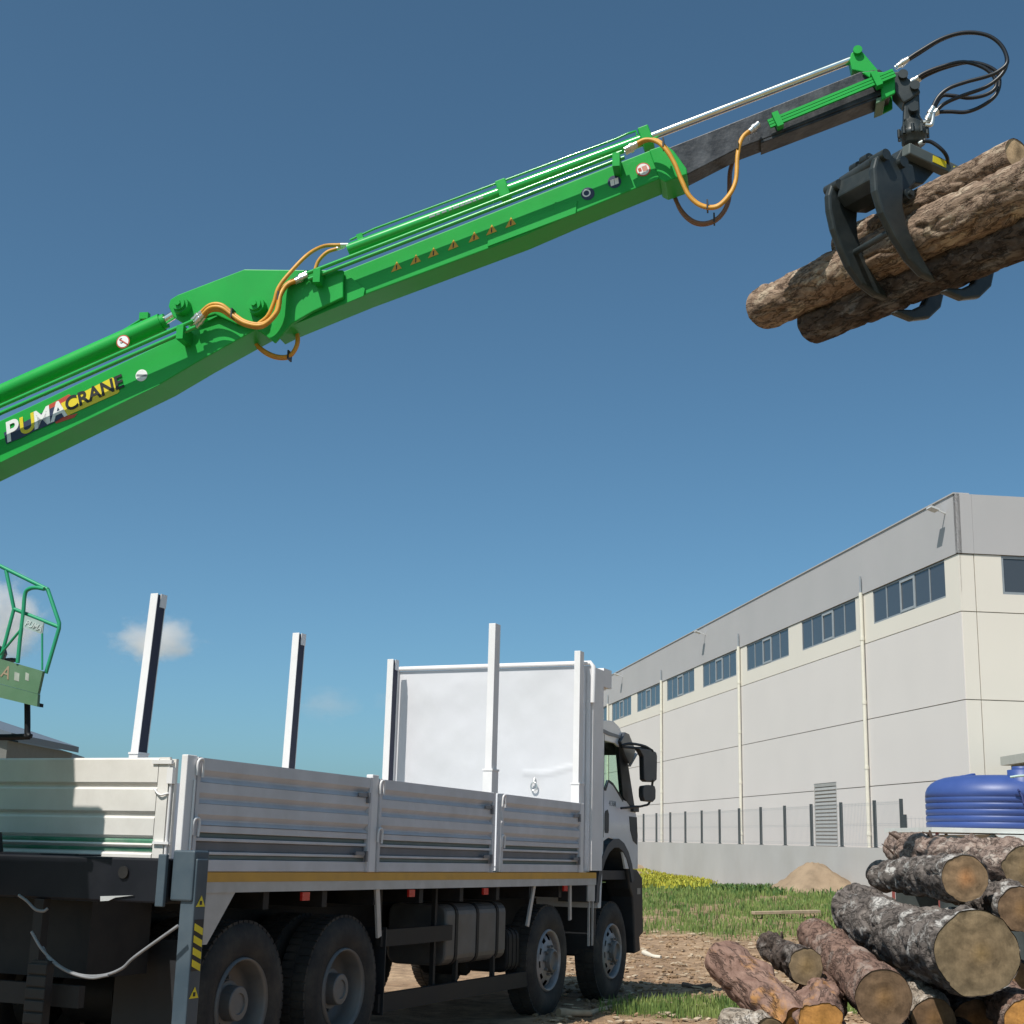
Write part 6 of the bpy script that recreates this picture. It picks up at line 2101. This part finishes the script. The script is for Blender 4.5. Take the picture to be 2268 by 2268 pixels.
def flower_amount(x, y):
    # a tongue of mustard flowers running from the wall towards the truck's front
    k = abs(x - 0.113 * y) / (0.024 * y) + 0.7 * noise.noise(V((x * 0.9, y * 0.35, 2)))
    return smooth(1.25, 0.5, k) * smooth(33.5, 38, y + 2 * noise.noise(V((x, y, 5)))) * (0.35 + 0.65 * smooth(36, 50, y))


fl = scatter(24000, 2, 9, 36, 68, flower_amount)
blades('wild_flowers', fl + np.array([0, 0, 0.16], dtype=np.float32), rng.uniform(0.05, 0.16, len(fl)), 0.020, YF, 'band of yellow wild flowers in the grass by the wall', 'flowers', lean=1.0, lay=0.6)

# clods and bark chips
cv, cf = [], []
ico = [(0, 0, 1), (0.9, 0, 0.3), (0.28, 0.85, 0.3), (-0.72, 0.52, 0.3), (-0.72, -0.52, 0.3), (0.28, -0.85, 0.3), (0.6, 0.5, -0.5), (-0.6, 0.5, -0.5), (0, -0.8, -0.5)]
icf = [(0, 1, 2), (0, 2, 3), (0, 3, 4), (0, 4, 5), (0, 5, 1), (1, 6, 2), (2, 6, 7), (2, 7, 3), (3, 7, 4), (4, 7, 8), (4, 8, 5), (5, 8, 1), (1, 8, 6)]
for _ in range(5200):
    y = rng.uniform(12.5, 28)
    x = rng.uniform(0.02 * y, 0.30 * y)
    if grass_amount(x, y) > 0.4: continue
    s = 0.010 + 0.035 * rng.uniform() ** 3
    z = ground_fine(x, y)
    k = len(cv)
    a = rng.uniform(0, 2 * PI)
    sx, sy, sz = s * rng.uniform(0.7, 1.8), s * rng.uniform(0.7, 1.3), s * rng.uniform(0.5, 0.9)
    for p in ico:
        px, py = p[0] * sx, p[1] * sy
        cv.append((x + px * math.cos(a) - py * math.sin(a), y + px * math.sin(a) + py * math.cos(a), z + p[2] * sz + sz * 0.2))
    cf += [tuple(i + k for i in f) for f in icf]
clo = MB().add(cv, cf).mesh('clods', M('earth_clods', (0.27, 0.18, 0.11), 0.95, var=0.35, scale=9, spec=0.1))
tag(link_part('earth_clods', clo, None), 'loose clods and chips scattered over the bare earth', 'clods', kind='stuff')
# fallen bark chips, pale
cv, cf = [], []
for _ in range(420):
    y = rng.uniform(12.5, 27)
    x = rng.uniform(0.03 * y, 0.26 * y)
    z = ground_fine(x, y) + 0.012
    k = len(cv)
    a, l, w_ = rng.uniform(0, 2 * PI), rng.uniform(0.02, 0.075), rng.uniform(0.008, 0.025)
    ux, uy = math.cos(a), math.sin(a)
    for (p, q, h) in ((-l, -w_, 0), (l, -w_, 0.006), (l, w_, 0.012), (-l, w_, 0.004)):
        for dz in (0, 0.012):
            cv.append((x + ux * p - uy * q, y + uy * p + ux * q, z + h + dz))
    cf += [tuple(i + k for i in f) for f in ((0, 2, 4, 6), (1, 7, 5, 3), (0, 1, 3, 2), (2, 3, 5, 4), (4, 5, 7, 6), (6, 7, 1, 0))]
chm = MB().add(cv, cf).mesh('chips', M('wood_chips', (0.48, 0.38, 0.27), 0.9, var=0.3, scale=15))
tag(link_part('wood_chips', chm, None), 'pale wood chips strewn over the earth near the pile', 'chips', kind='stuff')

# ================================================================ clouds
def cloud(label, px, py, wpx, hpx, dens, seed, D=1600.0, puff=1.0):
    c = at_d(px, py, D)
    sx, sz = wpx / 2 / FPX * D, hpx / 2 / FPX * D
    m = bpy.data.materials.new('cloud_vapour')
    m.use_nodes = True
    t = m.node_tree
    t.nodes.remove(t.nodes['Principled BSDF'])
    out = t.nodes['Material Output']
    pv = t.nodes.new('ShaderNodeVolumePrincipled')
    pv.inputs['Color'].default_value = (0.97, 0.96, 0.97, 1)
    pv.inputs['Anisotropy'].default_value = 0.2
    tc = t.nodes.new('ShaderNodeTexCoord')
    mp = t.nodes.new('ShaderNodeMapping')
    mp.inputs['Location'].default_value = (seed, seed * 0.7, seed * 1.3)
    t.links.new(tc.outputs['Object'], mp.inputs[0])
    n = t.nodes.new('ShaderNodeTexNoise')
    n.inputs['Scale'].default_value = 1.9
    n.inputs['Detail'].default_value = 6
    n.inputs['Roughness'].default_value = 0.6
    t.links.new(mp.outputs[0], n.inputs['Vector'])
    ln = t.nodes.new('ShaderNodeVectorMath')
    ln.operation = 'LENGTH'
    t.links.new(tc.outputs['Object'], ln.inputs[0])
    a = t.nodes.new('ShaderNodeMath')
    a.operation = 'MULTIPLY_ADD'
    a.inputs[1].default_value = 2.6 * puff
    t.links.new(n.outputs[0], a.inputs[0])
    b = t.nodes.new('ShaderNodeMath')
    b.operation = 'MULTIPLY'
    b.inputs[1].default_value = -1.5
    t.links.new(ln.outputs['Value'], b.inputs[0])
    t.links.new(b.outputs[0], a.inputs[2])
    r = t.nodes.new('ShaderNodeMapRange')
    r.inputs[1].default_value = 0.25
    r.inputs[2].default_value = 0.95
    r.inputs[3].default_value = 0
    r.inputs[4].default_value = dens
    t.links.new(a.outputs[0], r.inputs[0])
    t.links.new(r.outputs[0], pv.inputs['Density'])
    t.links.new(pv.outputs[0], out.inputs['Volume'])
    bm = bmesh.new()
    bmesh.ops.create_icosphere(bm, subdivisions=3, radius=1.0)
    me = bpy.data.meshes.new('cloud')
    bm.to_mesh(me)
    bm.free()
    me.materials.append(m)
    o = link_part('cloud', me, None, loc=c)
    o.scale = (sx, sx * 0.8, sz)
    tag(o, label, 'cloud')
    return o


cloud('small puffy cumulus cloud beyond the leftmost stake', 345, 1418, 270, 150, 0.035, 2.3)
cloud('pale cloud behind the crane operator cage', 20, 1375, 230, 260, 0.05, 7.1)
cloud('faint thin wisp of cloud between two stakes', 730, 1558, 230, 110, 0.006, 11.7, puff=0.95)
cloud('faint wisp of cloud beside the headboard', 850, 1550, 80, 60, 0.005, 15.2)
